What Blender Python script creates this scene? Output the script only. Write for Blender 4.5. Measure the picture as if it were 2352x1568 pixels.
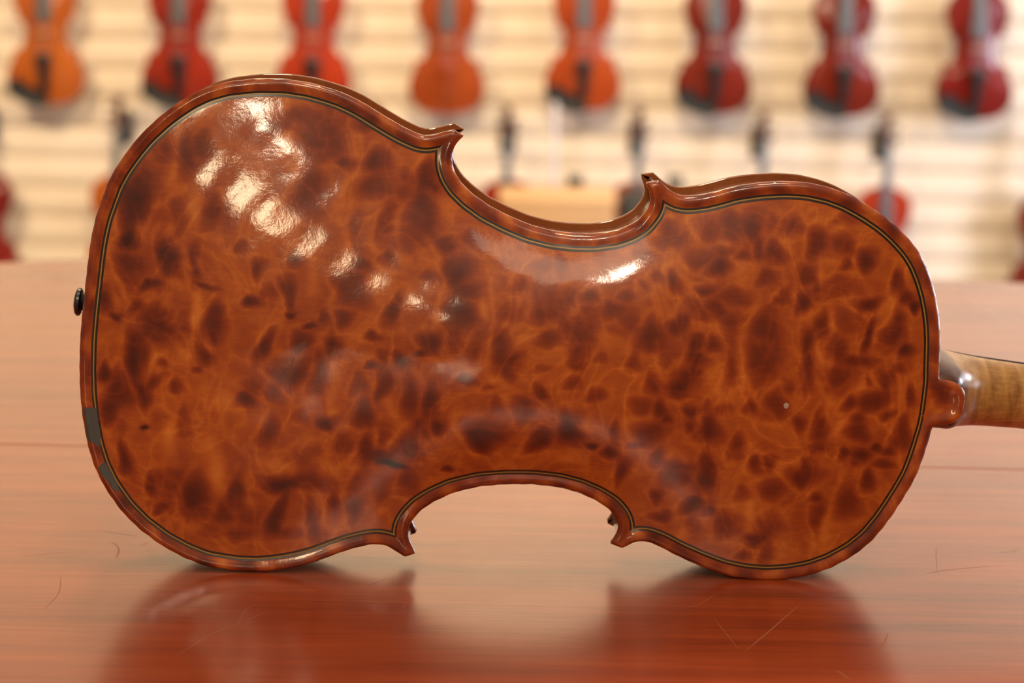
import bpy, bmesh, math, random
import numpy as np
from mathutils import Vector, Matrix, geometry
random.seed(7); rng = np.random.RandomState(7)
R = math.radians
scn = bpy.context.scene
for o in list(bpy.data.objects): bpy.data.objects.remove(o)

# ------------------------------------------------------------------ camera
cd = bpy.data.cameras.new('camera'); cam = bpy.data.objects.new('camera', cd)
scn.collection.objects.link(cam); scn.camera = cam
cd.sensor_width = 22.3; cd.sensor_fit = 'HORIZONTAL'; cd.lens = 50.0
cam.location = (0, -0.936, 0.2624)
cam.rotation_mode = 'QUATERNION'
cam.rotation_quaternion = (Matrix.Rotation(R(90-9.833), 3, 'X') @ Matrix.Rotation(R(1.02), 3, 'Z')).to_quaternion()
cd.clip_start = 0.01; cd.clip_end = 60
cd.dof.use_dof = True; cd.dof.focus_distance = 0.938; cd.dof.aperture_fstop = 5.8

# ------------------------------------------------------------------ world, lights, exposure
w = bpy.data.worlds.new('daylight'); scn.world = w; w.use_nodes = True
w.node_tree.nodes['Background'].inputs[0].default_value = (0.75, 0.83, 1.0, 1)
w.node_tree.nodes['Background'].inputs[1].default_value = 0.6
vs = scn.view_settings
vs.view_transform = 'Standard'; vs.look = 'None'; vs.gamma = 1.0; vs.exposure = 0.0; vs.use_curve_mapping = False

def area(name, loc, target, size, power, col, size_y=None):
    l = bpy.data.lights.new(name, 'AREA'); l.energy = power; l.color = col
    if size_y: l.shape = 'RECTANGLE'; l.size = size; l.size_y = size_y
    else: l.shape = 'DISK'; l.size = size
    o = bpy.data.objects.new(name, l); scn.collection.objects.link(o)
    o.location = loc
    o.rotation_euler = (Vector(target)-Vector(loc)).to_track_quat('-Z', 'Y').to_euler()
    return o
for nm, lx, tx, pw, cc in (('left', -1.8, -1.4, 32, (1.0, .745, .43)), ('middle', .1, .1, 27, (1.0, .76, .45)), ('right', 2.0, 1.5, 9, (1.0, .77, .48))):
    area('lamp_wall_'+nm, (lx, 1.6, 1.8), (tx, 4.96, -.25), .45, pw, cc).data.spread = R(95)
for lx in (-2.0, 0, 2.0):
    area('wall_washer', (lx, 4.1, 1.87), (lx, 4.96, 1.2), .9, 8.5, (1.0, .79, .50), .12).data.spread = R(120)
area('lamp_over_table', (.05, -2.30, 1.75), (0, 0, .1), .24, 10, (1.0, .82, .60))
area('fill_behind_table', (-.3, 1.25, 1.85), (0, .2, 0), .30, 15, (1.0, .80, .54))  # added back light, brightens the table top around the violin
area('fill_overhead', (.2, -.30, 1.85), (.1, 0, 0), .30, 8, (1.0, .80, .56))  # added fill from straight above for table and upper edges
area('soft_fill_above', (0, -1.7, 1.85), (0, 0, .1), 1.5, 14, (1.0, .82, .60), 1.0)  # added broad soft fill, no such fixture in the room
area('lamp_far_left', (-.75, -5.4, 1.25), (-.2, 0, .1), .28, 14, (1.0, .84, .58))
area('lamp_far_low', (-1.10, -5.6, .50), (-.2, 0, .1), .40, 13, (1.0, .80, .48))
area('window_daylight', (3.25, 3.0, .3), (0, 3.0, .2), 1.1, 104, (.82, .87, 1.0), 1.6)
area('window_side_daylight', (3.25, .7, .45), (0, .2, .1), 1.0, 26, (.78, .85, 1.0), 1.4)


# ------------------------------------------------------------------ materials
def mat(name): 
    m = bpy.data.materials.new(name); m.use_nodes = True
    return m, m.node_tree.nodes, m.node_tree.links, m.node_tree.nodes['Principled BSDF']
def setp(b, **k):
    for n, v in k.items():
        n = {'base': 'Base Color', 'rough': 'Roughness', 'coat': 'Coat Weight', 'coatr': 'Coat Roughness', 'coatior': 'Coat IOR',
             'spec': 'Specular IOR Level', 'metal': 'Metallic', 'ior': 'IOR', 'sss': 'Subsurface Weight'}[n]
        b.inputs[n].default_value = (*v, 1) if isinstance(v, tuple) else v
def plain(name, col, rough=.5, noise=.12, scale=30, **k):
    m, N, L, b = mat(name); setp(b, rough=rough, **k)
    t = N.new('ShaderNodeTexNoise'); t.inputs['Scale'].default_value = scale; t.inputs['Detail'].default_value = 4
    c = N.new('ShaderNodeTexCoord'); L.new(c.outputs['Object'], t.inputs['Vector'])
    r = N.new('ShaderNodeMapRange'); r.inputs[3].default_value = 1-noise; r.inputs[4].default_value = 1+noise
    L.new(t.outputs['Fac'], r.inputs[0])
    x = N.new('ShaderNodeMix'); x.data_type = 'RGBA'; x.blend_type = 'MULTIPLY'; x.inputs[0].default_value = 1
    x.inputs[6].default_value = (*col, 1); L.new(r.outputs[0], x.inputs[7]); L.new(x.outputs[2], b.inputs['Base Color'])
    return m
def noise(N, L, vec, scale, detail=3, rough=.5, mapscale=None, distort=0):
    t = N.new('ShaderNodeTexNoise'); t.inputs['Scale'].default_value = scale; t.inputs['Detail'].default_value = detail
    t.inputs['Roughness'].default_value = rough; t.inputs['Distortion'].default_value = distort
    if mapscale:
        mp = N.new('ShaderNodeMapping'); mp.inputs['Scale'].default_value = mapscale; L.new(vec, mp.inputs[0]); vec = mp.outputs[0]
    L.new(vec, t.inputs['Vector']); return t.outputs['Fac']
def math_(N, L, op, a, b_=None, c_=None):
    m = N.new('ShaderNodeMath'); m.operation = op
    for i, v in enumerate((a, b_, c_)):
        if v is None: continue
        if isinstance(v, (int, float)): m.inputs[i].default_value = v
        else: L.new(v, m.inputs[i])
    return m.outputs[0]
def ramp(N, L, fac, stops):
    r = N.new('ShaderNodeValToRGB'); e = r.color_ramp.elements
    while len(e) < len(stops): e.new(.5)
    for q, (p, c) in zip(e, stops): q.position = p; q.color = (*c, 1)
    L.new(fac, r.inputs[0]); return r.outputs[0]
def bump(N, L, b, h, strength, dist, into='Normal', prev=None):
    bp = N.new('ShaderNodeBump'); bp.inputs['Strength'].default_value = strength; bp.inputs['Distance'].default_value = dist
    L.new(h, bp.inputs['Height'])
    if prev is not None: L.new(prev, bp.inputs['Normal'])
    if into: L.new(bp.outputs[0], b.inputs[into])
    return bp.outputs[0]

def figured():
    """quilted, antiqued maple of the main violin; 'figure' is a per-vertex wood figure value"""
    m, N, L, b = mat('figured_maple')
    c = N.new('ShaderNodeTexCoord').outputs['Object']
    at = N.new('ShaderNodeAttribute'); at.attribute_name = 'figure'
    n1 = noise(N, L, c, 55, 4, .55, (1, 1, .55), .6)
    n2 = noise(N, L, c, 190, 5, .6, (.35, 1, 1.3), .3)
    n3 = noise(N, L, c, 900, 2, .5, (.25, 1, 1))
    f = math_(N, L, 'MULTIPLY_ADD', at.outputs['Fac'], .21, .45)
    f = math_(N, L, 'ADD', f, math_(N, L, 'MULTIPLY_ADD', n1, .34, -.17))
    f = math_(N, L, 'ADD', f, math_(N, L, 'MULTIPLY_ADD', n2, .16, -.08))
    f = math_(N, L, 'ADD', f, math_(N, L, 'MULTIPLY_ADD', n3, .10, -.05))
    rg = noise(N, L, c, 42, 3, .5, (1, 1, .8), 1.2)
    ridge = math_(N, L, 'POWER', math_(N, L, 'SUBTRACT', 1, math_(N, L, 'ABSOLUTE', math_(N, L, 'MULTIPLY_ADD', rg, 4, -2))), 4)
    ridge = math_(N, L, 'MAXIMUM', ridge, 0)
    f = math_(N, L, 'SUBTRACT', f, math_(N, L, 'MULTIPLY', math_(N, L, 'MINIMUM', ridge, 1), .13))
    col = ramp(N, L, f, [(.12, (.86, .27, .045)), (.30, (.64, .150, .020)), (.47, (.41, .071, .0125)), (.62, (.245, .037, .010)), (.78, (.13, .019, .0085)), (.93, (.055, .011, .007)), (1.0, (.014, .007, .005))])
    L.new(col, b.inputs['Base Color'])
    setp(b, rough=.42, spec=.35, coat=1.0, coatr=.085, coatior=1.5)
    h1 = noise(N, L, c, 60, 3, .5)
    h2 = noise(N, L, c, 1400, 3, .6)
    p = bump(N, L, b, h1, .5, .00030, None)
    bump(N, L, b, h2, .5, .00006, 'Normal', p)
    h2b = noise(N, L, c, 700, 3, .7)
    p2 = bump(N, L, b, h1, .5, .00030, None)
    bump(N, L, b, h2b, .5, .00004, 'Coat Normal', p2)
    return m
def varnish(name, light, dark, coatr=.08, scale=6):
    m, N, L, b = mat(name); c = N.new('ShaderNodeTexCoord').outputs['Object']
    n = noise(N, L, c, scale, 4, .55, (1, 1, 1)); g = noise(N, L, c, 300, 2, .5, (1, .3, .05))
    f = math_(N, L, 'ADD', n, math_(N, L, 'MULTIPLY_ADD', g, .3, -.15))
    L.new(ramp(N, L, f, [(.3, dark), (.7, light)]), b.inputs['Base Color'])
    setp(b, rough=.5, spec=.12, coat=.9, coatr=coatr); return m
def ribwood():
    m, N, L, b = mat('rib_maple'); c = N.new('ShaderNodeTexCoord').outputs['Object']
    n = noise(N, L, c, 60, 4, .6, (1.4, .15, 1.4), .4); g = noise(N, L, c, 700, 3, .6, (1, .6, .6))
    f = math_(N, L, 'ADD', n, math_(N, L, 'MULTIPLY_ADD', g, .4, -.2))
    L.new(ramp(N, L, f, [(.25, (.10, .02, .008)), (.5, (.27, .06, .015)), (.75, (.42, .11, .022))]), b.inputs['Base Color'])
    setp(b, rough=.4, coat=1.0, coatr=.12)
    bump(N, L, b, g, .4, .0002); return m
def tablewood():
    m, N, L, b = mat('mahogany'); c = N.new('ShaderNodeTexCoord').outputs['Object']
    big = noise(N, L, c, 5, 4, .55, (.35, 3.0, 1), .8)
    mid = noise(N, L, c, 45, 4, .6, (.10, 1.6, 1), .25)
    fine = noise(N, L, c, 420, 3, .65, (.045, 1, 1))
    f = math_(N, L, 'MULTIPLY_ADD', big, .55, .0)
    f = math_(N, L, 'ADD', f, math_(N, L, 'MULTIPLY_ADD', mid, .50, -.09))
    f = math_(N, L, 'ADD', f, math_(N, L, 'MULTIPLY_ADD', fine, .30, -.07))
    L.new(ramp(N, L, f, [(.30, (.19, .024, .007)), (.47, (.34, .050, .012)), (.60, (.44, .074, .018)), (.75, (.54, .115, .030))]), b.inputs['Base Color'])
    setp(b, rough=.5, spec=.08, coat=1.0, coatr=.14, coatior=1.47)
    sm = noise(N, L, c, 30, 3, .6)
    rr = N.new('ShaderNodeMapRange'); rr.inputs[3].default_value = .17; rr.inputs[4].default_value = .24; L.new(sm, rr.inputs[0]); L.new(rr.outputs[0], b.inputs['Coat Roughness'])
    bump(N, L, b, math_(N, L, 'ADD', fine, mid), .35, .00012)
    return m
def neckwood():
    m, N, L, b = mat('bare_maple'); c = N.new('ShaderNodeTexCoord').outputs['Object']
    at = N.new('ShaderNodeAttribute'); at.attribute_name = 'stain'
    n = noise(N, L, c, 120, 3, .6, (1.6, .35, .35), .5); g = noise(N, L, c, 700, 3, .6, (.1, 1, 1))
    f = math_(N, L, 'ADD', n, math_(N, L, 'MULTIPLY_ADD', g, .5, -.25))
    c1 = ramp(N, L, f, [(.25, (.30, .125, .03)), (.5, (.52, .26, .07)), (.75, (.68, .38, .115))])
    s = math_(N, L, 'ADD', at.outputs['Fac'], math_(N, L, 'MULTIPLY_ADD', noise(N, L, c, 250, 3), .5, -.25))
    x = N.new('ShaderNodeMix'); x.data_type = 'RGBA'; L.new(math_(N, L, 'MINIMUM', math_(N, L, 'MAXIMUM', s, 0), 1), x.inputs[0])
    L.new(c1, x.inputs[6]); x.inputs[7].default_value = (.10, .030, .013, 1)
    L.new(x.outputs[2], b.inputs['Base Color']); setp(b, rough=.42, coat=.4, coatr=.2)
    bump(N, L, b, g, .3, .0001); return m
M = dict(
    back=figured(), rib=ribwood(), table=tablewood(), neck=neckwood(),
    spruce=varnish('varnished_spruce', (.40, .13, .03), (.25, .06, .015)),
    ebony=plain('ebony', (.012, .010, .011), .32, .2, 60, coat=.3, coatr=.2),
    chin=plain('matte_ebony', (.008, .008, .009), .55, .2, 60),
    fboard=plain('grey_sheen_fingerboard', (.055, .058, .062), .38, .2, 60),  # grey reflection on the wall violins' boards put into the base colour
    gold=plain('purfling_maple', (.48, .26, .045), .4, .25, 300, coat=.5, coatr=.15),
    black=plain('purfling_black', (.022, .010, .008), .4, .4, 500, coat=1.0, coatr=.15),
    patch=plain('grey_filler', (.095, .096, .090), .5, .22, 500),
    string=plain('steel_string', (.55, .55, .55), .3, .05, 20, metal=1.0),
    bridge=plain('bridge_maple', (.62, .40, .20), .5),
    pegw=plain('rosewood', (.06, .022, .014), .35, .3, 80),
    wall=plain('cream_laminate', (.83, .725, .61), .55, .03, 4),
    groove=plain('groove_backing', (.68, .57, .44), .6, .05, 4),  # backing board between the slats, darker than the laminate
    paint=plain('cream_paint', (.50, .38, .27), .7, .03, 3),
    ceil=plain('white_ceiling', (.60, .52, .43), .8, .02, 3),
    floor=plain('oak_floor', (.09, .05, .03), .4, .25, 6),
    metal=plain('black_metal', (.016, .016, .017), .45, .1, 40),
    foam=plain('black_foam', (.012, .012, .013), .9, .2, 90),
    card=plain('tan_card', (.50, .30, .15), .7, .06, 14),
    cardtop=plain('light_card', (.80, .52, .27), .7, .06, 14),
    case=plain('black_case_cloth', (.015, .017, .022), .5, .3, 80),
    chrome=plain('steel', (.6, .6, .6), .25, .05, 20, metal=1.0),
    pole=plain('white_lacquer', (.56, .53, .60), .35, .02, 20),
    scratch=plain('pale_scratch', (.50, .17, .07), .6, .2, 300),
    speck=plain('pale_speck', (.55, .42, .32), .6, .2, 300),
    glass=plain('window_glass', (.95, .97, 1.0), .02, .01, 5))
M['glass'].node_tree.nodes['Principled BSDF'].inputs['Transmission Weight'].default_value = 1.0

# ------------------------------------------------------------------ helpers
col = scn.collection
def link(o, parent=None):
    col.objects.link(o)
    if parent is not None: o.parent = parent
    return o
def mesh(name, verts, faces, m, parent=None, smooth=True, auto=None, attr=None):
    me = bpy.data.meshes.new(name); me.from_pydata([tuple(v) for v in verts], [], faces); me.update()
    if smooth: me.polygons.foreach_set('use_smooth', [True]*len(me.polygons))
    if m: me.materials.append(m)
    if attr:
        for k, vals in attr.items():
            a = me.attributes.new(k, 'FLOAT', 'POINT'); a.data.foreach_set('value', list(map(float, vals)))
    if auto is not None: me.set_sharp_from_angle(angle=R(auto))
    return link(bpy.data.objects.new(name, me), parent)
def frombm(name, bm, m, parent=None, smooth=True, auto=40):
    bmesh.ops.recalc_face_normals(bm, faces=bm.faces)
    me = bpy.data.meshes.new(name); bm.to_mesh(me); bm.free()
    if smooth:
        me.polygons.foreach_set('use_smooth', [True]*len(me.polygons)); me.set_sharp_from_angle(angle=R(auto))
    me.materials.append(m); return link(bpy.data.objects.new(name, me), parent)
def box(bm, lo, hi, bev=0):
    g = bmesh.ops.create_cube(bm, size=1)['verts']
    for v in g: v.co = Vector(((lo[i]+hi[i])/2+v.co[i]*(hi[i]-lo[i])) for i in range(3))
    if bev:
        es = list({e for v in g for e in v.link_edges})
        bmesh.ops.bevel(bm, geom=es, offset=bev, segments=2, affect='EDGES', profile=.5)
def empty(name, loc=(0, 0, 0), rz=0.0, label=None, cat=None, group=None):
    o = bpy.data.objects.new(name, None); link(o); o.location = loc; o.rotation_euler = (0, 0, rz); o.empty_display_size = .05
    if label: o['label'] = label
    if cat: o['category'] = cat
    if group: o['group'] = group
    return o
def tag(o, label, cat, group=None):
    o['label'] = label; o['category'] = cat
    if group: o['group'] = group
    return o
def struct(o): o['kind'] = 'structure'; return o
def tube(path, rad, n=8, closed=False):
    P = [Vector(p) for p in path]; V = []; F = []
    for i, p in enumerate(P):
        t = (P[min(i+1, len(P)-1)]-P[max(i-1, 0)]).normalized()
        up = Vector((0, 0, 1)) if abs(t.z) < .9 else Vector((1, 0, 0))
        s = t.cross(up).normalized(); q = s.cross(t)
        r = rad[i] if isinstance(rad, (list, tuple)) else rad
        V += [p+s*(math.cos(2*math.pi*k/n)*r)+q*(math.sin(2*math.pi*k/n)*r) for k in range(n)]
    for i in range(len(P)-1):
        for k in range(n): F.append((i*n+k, i*n+(k+1) % n, (i+1)*n+(k+1) % n, (i+1)*n+k))
    F.append(tuple(range(n-1, -1, -1))); F.append(tuple(range((len(P)-1)*n, len(P)*n)))
    return V, F
def loft(rings, caps=True):
    n = len(rings[0]); V = [v for r in rings for v in r]; F = []
    for i in range(len(rings)-1):
        for k in range(n): F.append((i*n+k, i*n+(k+1) % n, (i+1)*n+(k+1) % n, (i+1)*n+k))
    if caps: F.append(tuple(range(n-1, -1, -1))); F.append(tuple(range((len(rings)-1)*n, len(rings)*n)))
    return V, F
def join(*parts):
    V = []; F = []
    for v, f in parts:
        o = len(V); V += list(v); F += [tuple(i+o for i in q) for q in f]
    return V, F

# ------------------------------------------------------------------ violin outline, millimetres on the plane of the back
LOW = [(-25.28,187.22),(-27.53,186.74),(-29.76,186.15),(-31.98,185.54),(-34.22,185.02),(-36.48,184.76),(-38.71,185.04),(-40.85,185.79),(-42.95,186.71),(-45.03,187.68),(-47.08,188.71),(-49.08,189.83),(-51.07,190.98),(-53.05,192.13),(-55.02,193.29),(-56.99,194.45),(-58.95,195.63),(-60.92,196.79),(-62.9,197.92),(-64.79,198.86),(-66.86,199.82),(-68.94,200.75),(-71.06,201.61),(-73.22,202.34),(-75.4,203.01),(-77.6,203.64),(-79.8,204.24),(-82.01,204.82),(-84.23,205.32),(-86.49,205.67),(-88.75,205.98),(-91.02,206.29),(-93.28,206.56),(-95.56,206.69),(-97.85,206.71),(-100.14,206.71),(-102.43,206.7),(-104.71,206.65),(-106.99,206.46),(-109.27,206.18),(-111.54,205.89),(-113.82,205.59),(-116.09,205.28),(-118.34,204.84),(-120.55,204.23),(-122.75,203.56),(-124.93,202.85),(-127.07,201.99),(-129.16,201.02),(-131.23,200.0),(-133.23,198.86),(-135.18,197.61),(-137.1,196.33),(-139.0,195.01),(-140.86,193.62),(-142.7,192.2),(-144.36,190.86),(-146.09,189.32),(-147.79,187.72),(-149.47,186.12),(-151.14,184.5),(-152.72,182.8),(-154.22,181.02),(-155.71,179.23),(-157.15,177.4),(-158.53,175.52),(-159.87,173.62),(-161.21,171.7),(-162.47,169.74),(-163.64,167.72),(-164.77,165.67),(-165.81,163.59),(-166.68,161.42),(-167.5,159.23),(-168.32,157.04),(-169.11,154.84),(-169.89,152.63),(-170.64,150.41),(-171.29,148.16),(-171.85,145.89),(-172.38,143.6),(-172.87,141.31),(-173.28,139.0),(-173.64,136.69),(-174.0,134.36),(-174.34,132.04),(-174.64,129.71),(-174.93,127.37),(-175.22,125.04),(-175.51,122.7),(-175.81,120.36),(-176.1,118.02),(-176.39,115.67),(-176.65,113.51),(-176.93,111.16),(-177.2,108.81),(-177.43,106.45),(-177.65,104.09),(-177.87,101.73),(-178.07,99.37),(-178.23,97.0),(-178.33,94.63),(-178.41,92.25),(-178.5,89.87),(-178.58,87.5),(-178.61,85.12),(-178.59,82.73),(-178.56,80.35),(-178.52,77.97),(-178.43,75.59),(-178.25,73.21),(-178.04,70.83),(-177.83,68.45),(-177.6,66.08),(-177.28,63.71),(-176.9,61.36),(-176.52,59.0),(-176.13,56.64),(-175.67,54.29),(-175.09,51.98),(-174.44,49.68),(-173.78,47.39),(-173.05,45.12),(-172.13,42.93),(-171.12,40.77),(-170.09,38.62),(-169.04,36.49),(-167.85,34.44),(-166.54,32.46),(-165.21,30.49),(-163.87,28.53),(-162.59,26.75),(-161.08,24.93),(-159.46,23.21),(-157.81,21.5),(-156.16,19.8),(-154.43,18.19),(-152.59,16.71),(-150.71,15.28),(-148.82,13.84),(-146.93,12.43),(-144.97,11.11),(-142.92,9.92),(-140.86,8.77),(-138.79,7.62),(-136.69,6.53),(-134.53,5.57),(-132.34,4.7),(-130.13,3.83),(-127.91,3.03),(-125.63,2.46),(-123.3,2.07),(-120.96,1.71),(-118.61,1.35),(-116.27,1.01),(-113.92,0.76),(-111.55,0.63),(-109.18,0.54),(-106.81,0.47),(-104.44,0.55),(-102.07,0.77),(-99.7,1.02),(-97.34,1.3),(-94.99,1.67),(-92.65,2.12),(-90.31,2.59),(-87.98,3.09),(-85.68,3.69),(-83.57,4.33),(-81.29,5.07),(-79.04,5.86),(-76.81,6.73),(-74.6,7.65),(-72.38,8.54),(-70.15,9.39),(-67.91,10.21),(-65.64,10.95),(-63.34,11.59),(-61.04,12.2),(-58.72,12.7),(-56.37,13.02),(-54.03,13.01),(-51.73,12.55),(-49.56,11.65),(-47.54,10.41),(-45.6,9.03),(-43.59,7.81)]
CB = [(-38.74,9.33),(-39.58,10.79),(-40.35,12.29),(-41.01,13.83),(-41.59,15.41),(-42.03,17.03),(-42.13,18.67),(-41.9,20.32),(-41.35,21.89),(-40.57,23.36),(-39.61,24.73),(-38.54,26.0),(-37.44,27.26),(-36.12,28.53),(-34.78,29.5),(-33.41,30.43),(-32.03,31.34),(-30.61,32.18),(-29.14,32.93),(-27.66,33.65),(-26.18,34.36),(-24.69,35.08),(-23.19,35.73),(-21.63,36.22),(-20.04,36.63),(-18.45,37.04),(-16.86,37.44),(-15.27,37.84),(-13.68,38.24),(-12.07,38.58),(-10.45,38.79),(-8.82,38.95),(-7.19,39.1),(-5.56,39.26),(-3.93,39.42),(-2.3,39.56),(-0.66,39.65),(1.16,39.69),(2.8,39.71),(4.44,39.73),(6.08,39.76),(7.72,39.78),(9.35,39.76),(10.99,39.64),(12.62,39.48),(14.25,39.32),(15.89,39.15),(17.52,38.99),(19.15,38.81),(20.77,38.55),(22.37,38.19),(23.97,37.79),(25.57,37.39),(27.17,36.98),(28.74,36.5),(30.27,35.89),(31.79,35.24),(33.31,34.59),(34.83,33.92),(36.3,33.17),(37.73,32.33),(39.31,31.37),(40.69,30.46),(41.94,29.36),(43.07,28.13),(44.12,26.83),(44.93,25.38),(45.54,23.82),(45.86,22.2),(45.77,20.55),(45.23,19.01),(44.4,17.57),(43.5,16.18),(42.62,14.9)]
UPN = [(47.69,12.68),(49.78,13.84),(51.9,14.91),(54.11,15.69),(56.43,15.92),(58.74,15.57),(60.99,14.79),(63.2,13.86),(65.37,12.8),(67.5,11.66),(69.63,10.53),(71.8,9.47),(74.0,8.48),(76.38,7.42),(78.59,6.45),(80.82,5.52),(83.07,4.66),(85.33,3.81),(87.6,2.98),(89.89,2.23),(92.22,1.67),(94.57,1.17),(96.93,0.69),(99.29,0.29),(101.68,0.03),(104.07,-0.16),(106.46,-0.33),(108.85,-0.4),(111.23,-0.3),(113.61,-0.13),(116.0,0.06),(118.37,0.33),(120.71,0.74),(123.06,1.19),(125.39,1.66),(127.69,2.25),(129.94,3.02),(132.17,3.85),(134.4,4.7),(136.74,5.72),(138.82,6.86),(140.87,8.07),(142.92,9.28),(144.93,10.54),(146.83,11.96),(148.65,13.49),(150.45,15.05),(152.2,16.66),(153.78,18.43),(155.27,20.3),(156.72,22.2),(158.11,24.14),(159.46,26.11),(160.79,28.1),(162.04,30.14),(163.22,32.21),(164.4,34.29),(165.58,36.37),(166.75,38.45),(167.88,40.55),(168.95,42.69),(169.96,44.85),(170.84,47.08),(171.6,49.35),(172.37,51.81),(173.05,54.11),(173.69,56.42),(174.29,58.74),(174.87,61.06),(175.45,63.38),(176.01,65.7),(176.48,68.05),(176.82,70.42),(177.1,72.8),(177.34,75.18),(177.55,77.57),(177.73,79.95),(177.89,82.34),(178.02,84.73),(178.08,87.12),(177.98,89.51),(177.88,91.9),(177.84,94.29),(177.81,96.68),(177.78,99.06),(177.73,101.45),(177.64,103.83),(177.46,106.2),(177.24,108.58),(176.96,110.94),(176.57,113.48),(176.16,115.83),(175.67,118.16),(175.14,120.49),(174.55,122.79),(173.85,125.07),(173.11,127.34),(172.31,129.58),(171.38,131.77),(170.4,133.94),(169.39,136.09),(168.22,138.16),(166.92,140.15),(165.52,142.07),(163.98,143.88),(162.38,145.64),(160.72,147.33),(159.0,148.98),(157.24,150.57),(155.42,152.09),(153.57,153.56),(151.65,154.94),(149.67,156.23),(147.67,157.49),(145.67,158.74),(143.46,159.99),(141.38,161.09),(139.28,162.17),(137.17,163.19),(134.99,164.06),(132.79,164.86),(130.57,165.63),(128.32,166.26),(126.04,166.76),(123.76,167.23),(121.46,167.66),(119.16,167.97),(116.84,168.13),(114.51,168.21),(112.19,168.27),(109.87,168.27),(107.55,168.16),(105.24,168.01),(102.93,167.85),(100.62,167.63),(98.33,167.31),(96.04,166.97),(93.75,166.61),(91.47,166.2),(89.22,165.71),(86.99,165.08),(84.62,164.34),(82.39,163.72),(80.15,163.14),(77.9,162.62),(75.62,162.21),(73.33,161.91),(71.02,161.73),(68.73,161.87),(66.5,162.44),(64.43,163.44),(62.59,164.84),(60.86,166.39),(59.04,167.78)]
CT = [(53.71,166.98),(54.28,165.47),(54.9,163.98),(55.43,162.48),(55.7,160.91),(55.65,159.32),(55.29,157.77),(54.66,156.31),(53.82,154.96),(52.86,153.68),(51.86,152.43),(50.72,151.34),(49.4,150.46),(48.02,149.65),(46.6,148.9),(45.12,148.29),(43.62,147.73),(42.1,147.2),(40.56,146.77),(38.98,146.5),(37.39,146.27),(35.8,146.04),(34.21,145.82),(32.61,145.64),(31.0,145.58),(29.4,145.59),(27.79,145.6),(26.18,145.61),(24.57,145.63),(22.96,145.74),(21.36,145.91),(19.76,146.08),(18.16,146.26),(16.56,146.45),(14.97,146.71),(13.41,147.06),(11.84,147.45),(10.45,147.79),(8.89,148.17),(7.33,148.58),(5.81,149.09),(4.31,149.68),(2.82,150.28),(1.32,150.88),(-0.17,151.48),(-1.65,152.1),(-3.11,152.78),(-4.56,153.48),(-6.0,154.2),(-7.44,154.91),(-8.88,155.62),(-10.29,156.38),(-11.64,157.24),(-12.96,158.16),(-14.27,159.08),(-15.58,160.0),(-16.88,160.95),(-18.1,161.99),(-19.26,163.09),(-20.42,164.2),(-21.54,165.33),(-22.53,166.58),(-23.41,167.92),(-24.22,169.29),(-24.84,170.75),(-25.31,172.28),(-25.61,173.84),(-25.7,175.43),(-25.66,177.01),(-25.39,178.58),(-24.93,180.09),(-24.18,181.47),(-23.21,182.73),(-22.11,183.84),(-21.0,184.81)]
BT = [(176.4,67.21),(177.5,67.17),(178.59,67.19),(179.68,67.28),(180.76,67.4),(181.82,67.64),(182.87,67.91),(183.92,68.19),(184.92,68.55),(185.81,69.15),(186.65,69.83),(187.43,70.55),(187.94,71.49),(188.36,72.5),(188.76,73.52),(189.04,74.57),(189.18,75.66),(189.31,76.76),(189.4,77.86),(189.36,78.96),(189.27,80.07),(189.08,81.15),(188.62,82.15),(188.06,83.12),(187.34,83.93),(186.43,84.57),(185.5,85.18),(184.52,85.68),(183.47,86.0),(182.41,86.27),(181.34,86.53),(180.26,86.68),(179.17,86.77),(178.17,86.85)]
IJ = (71,79)
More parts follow.
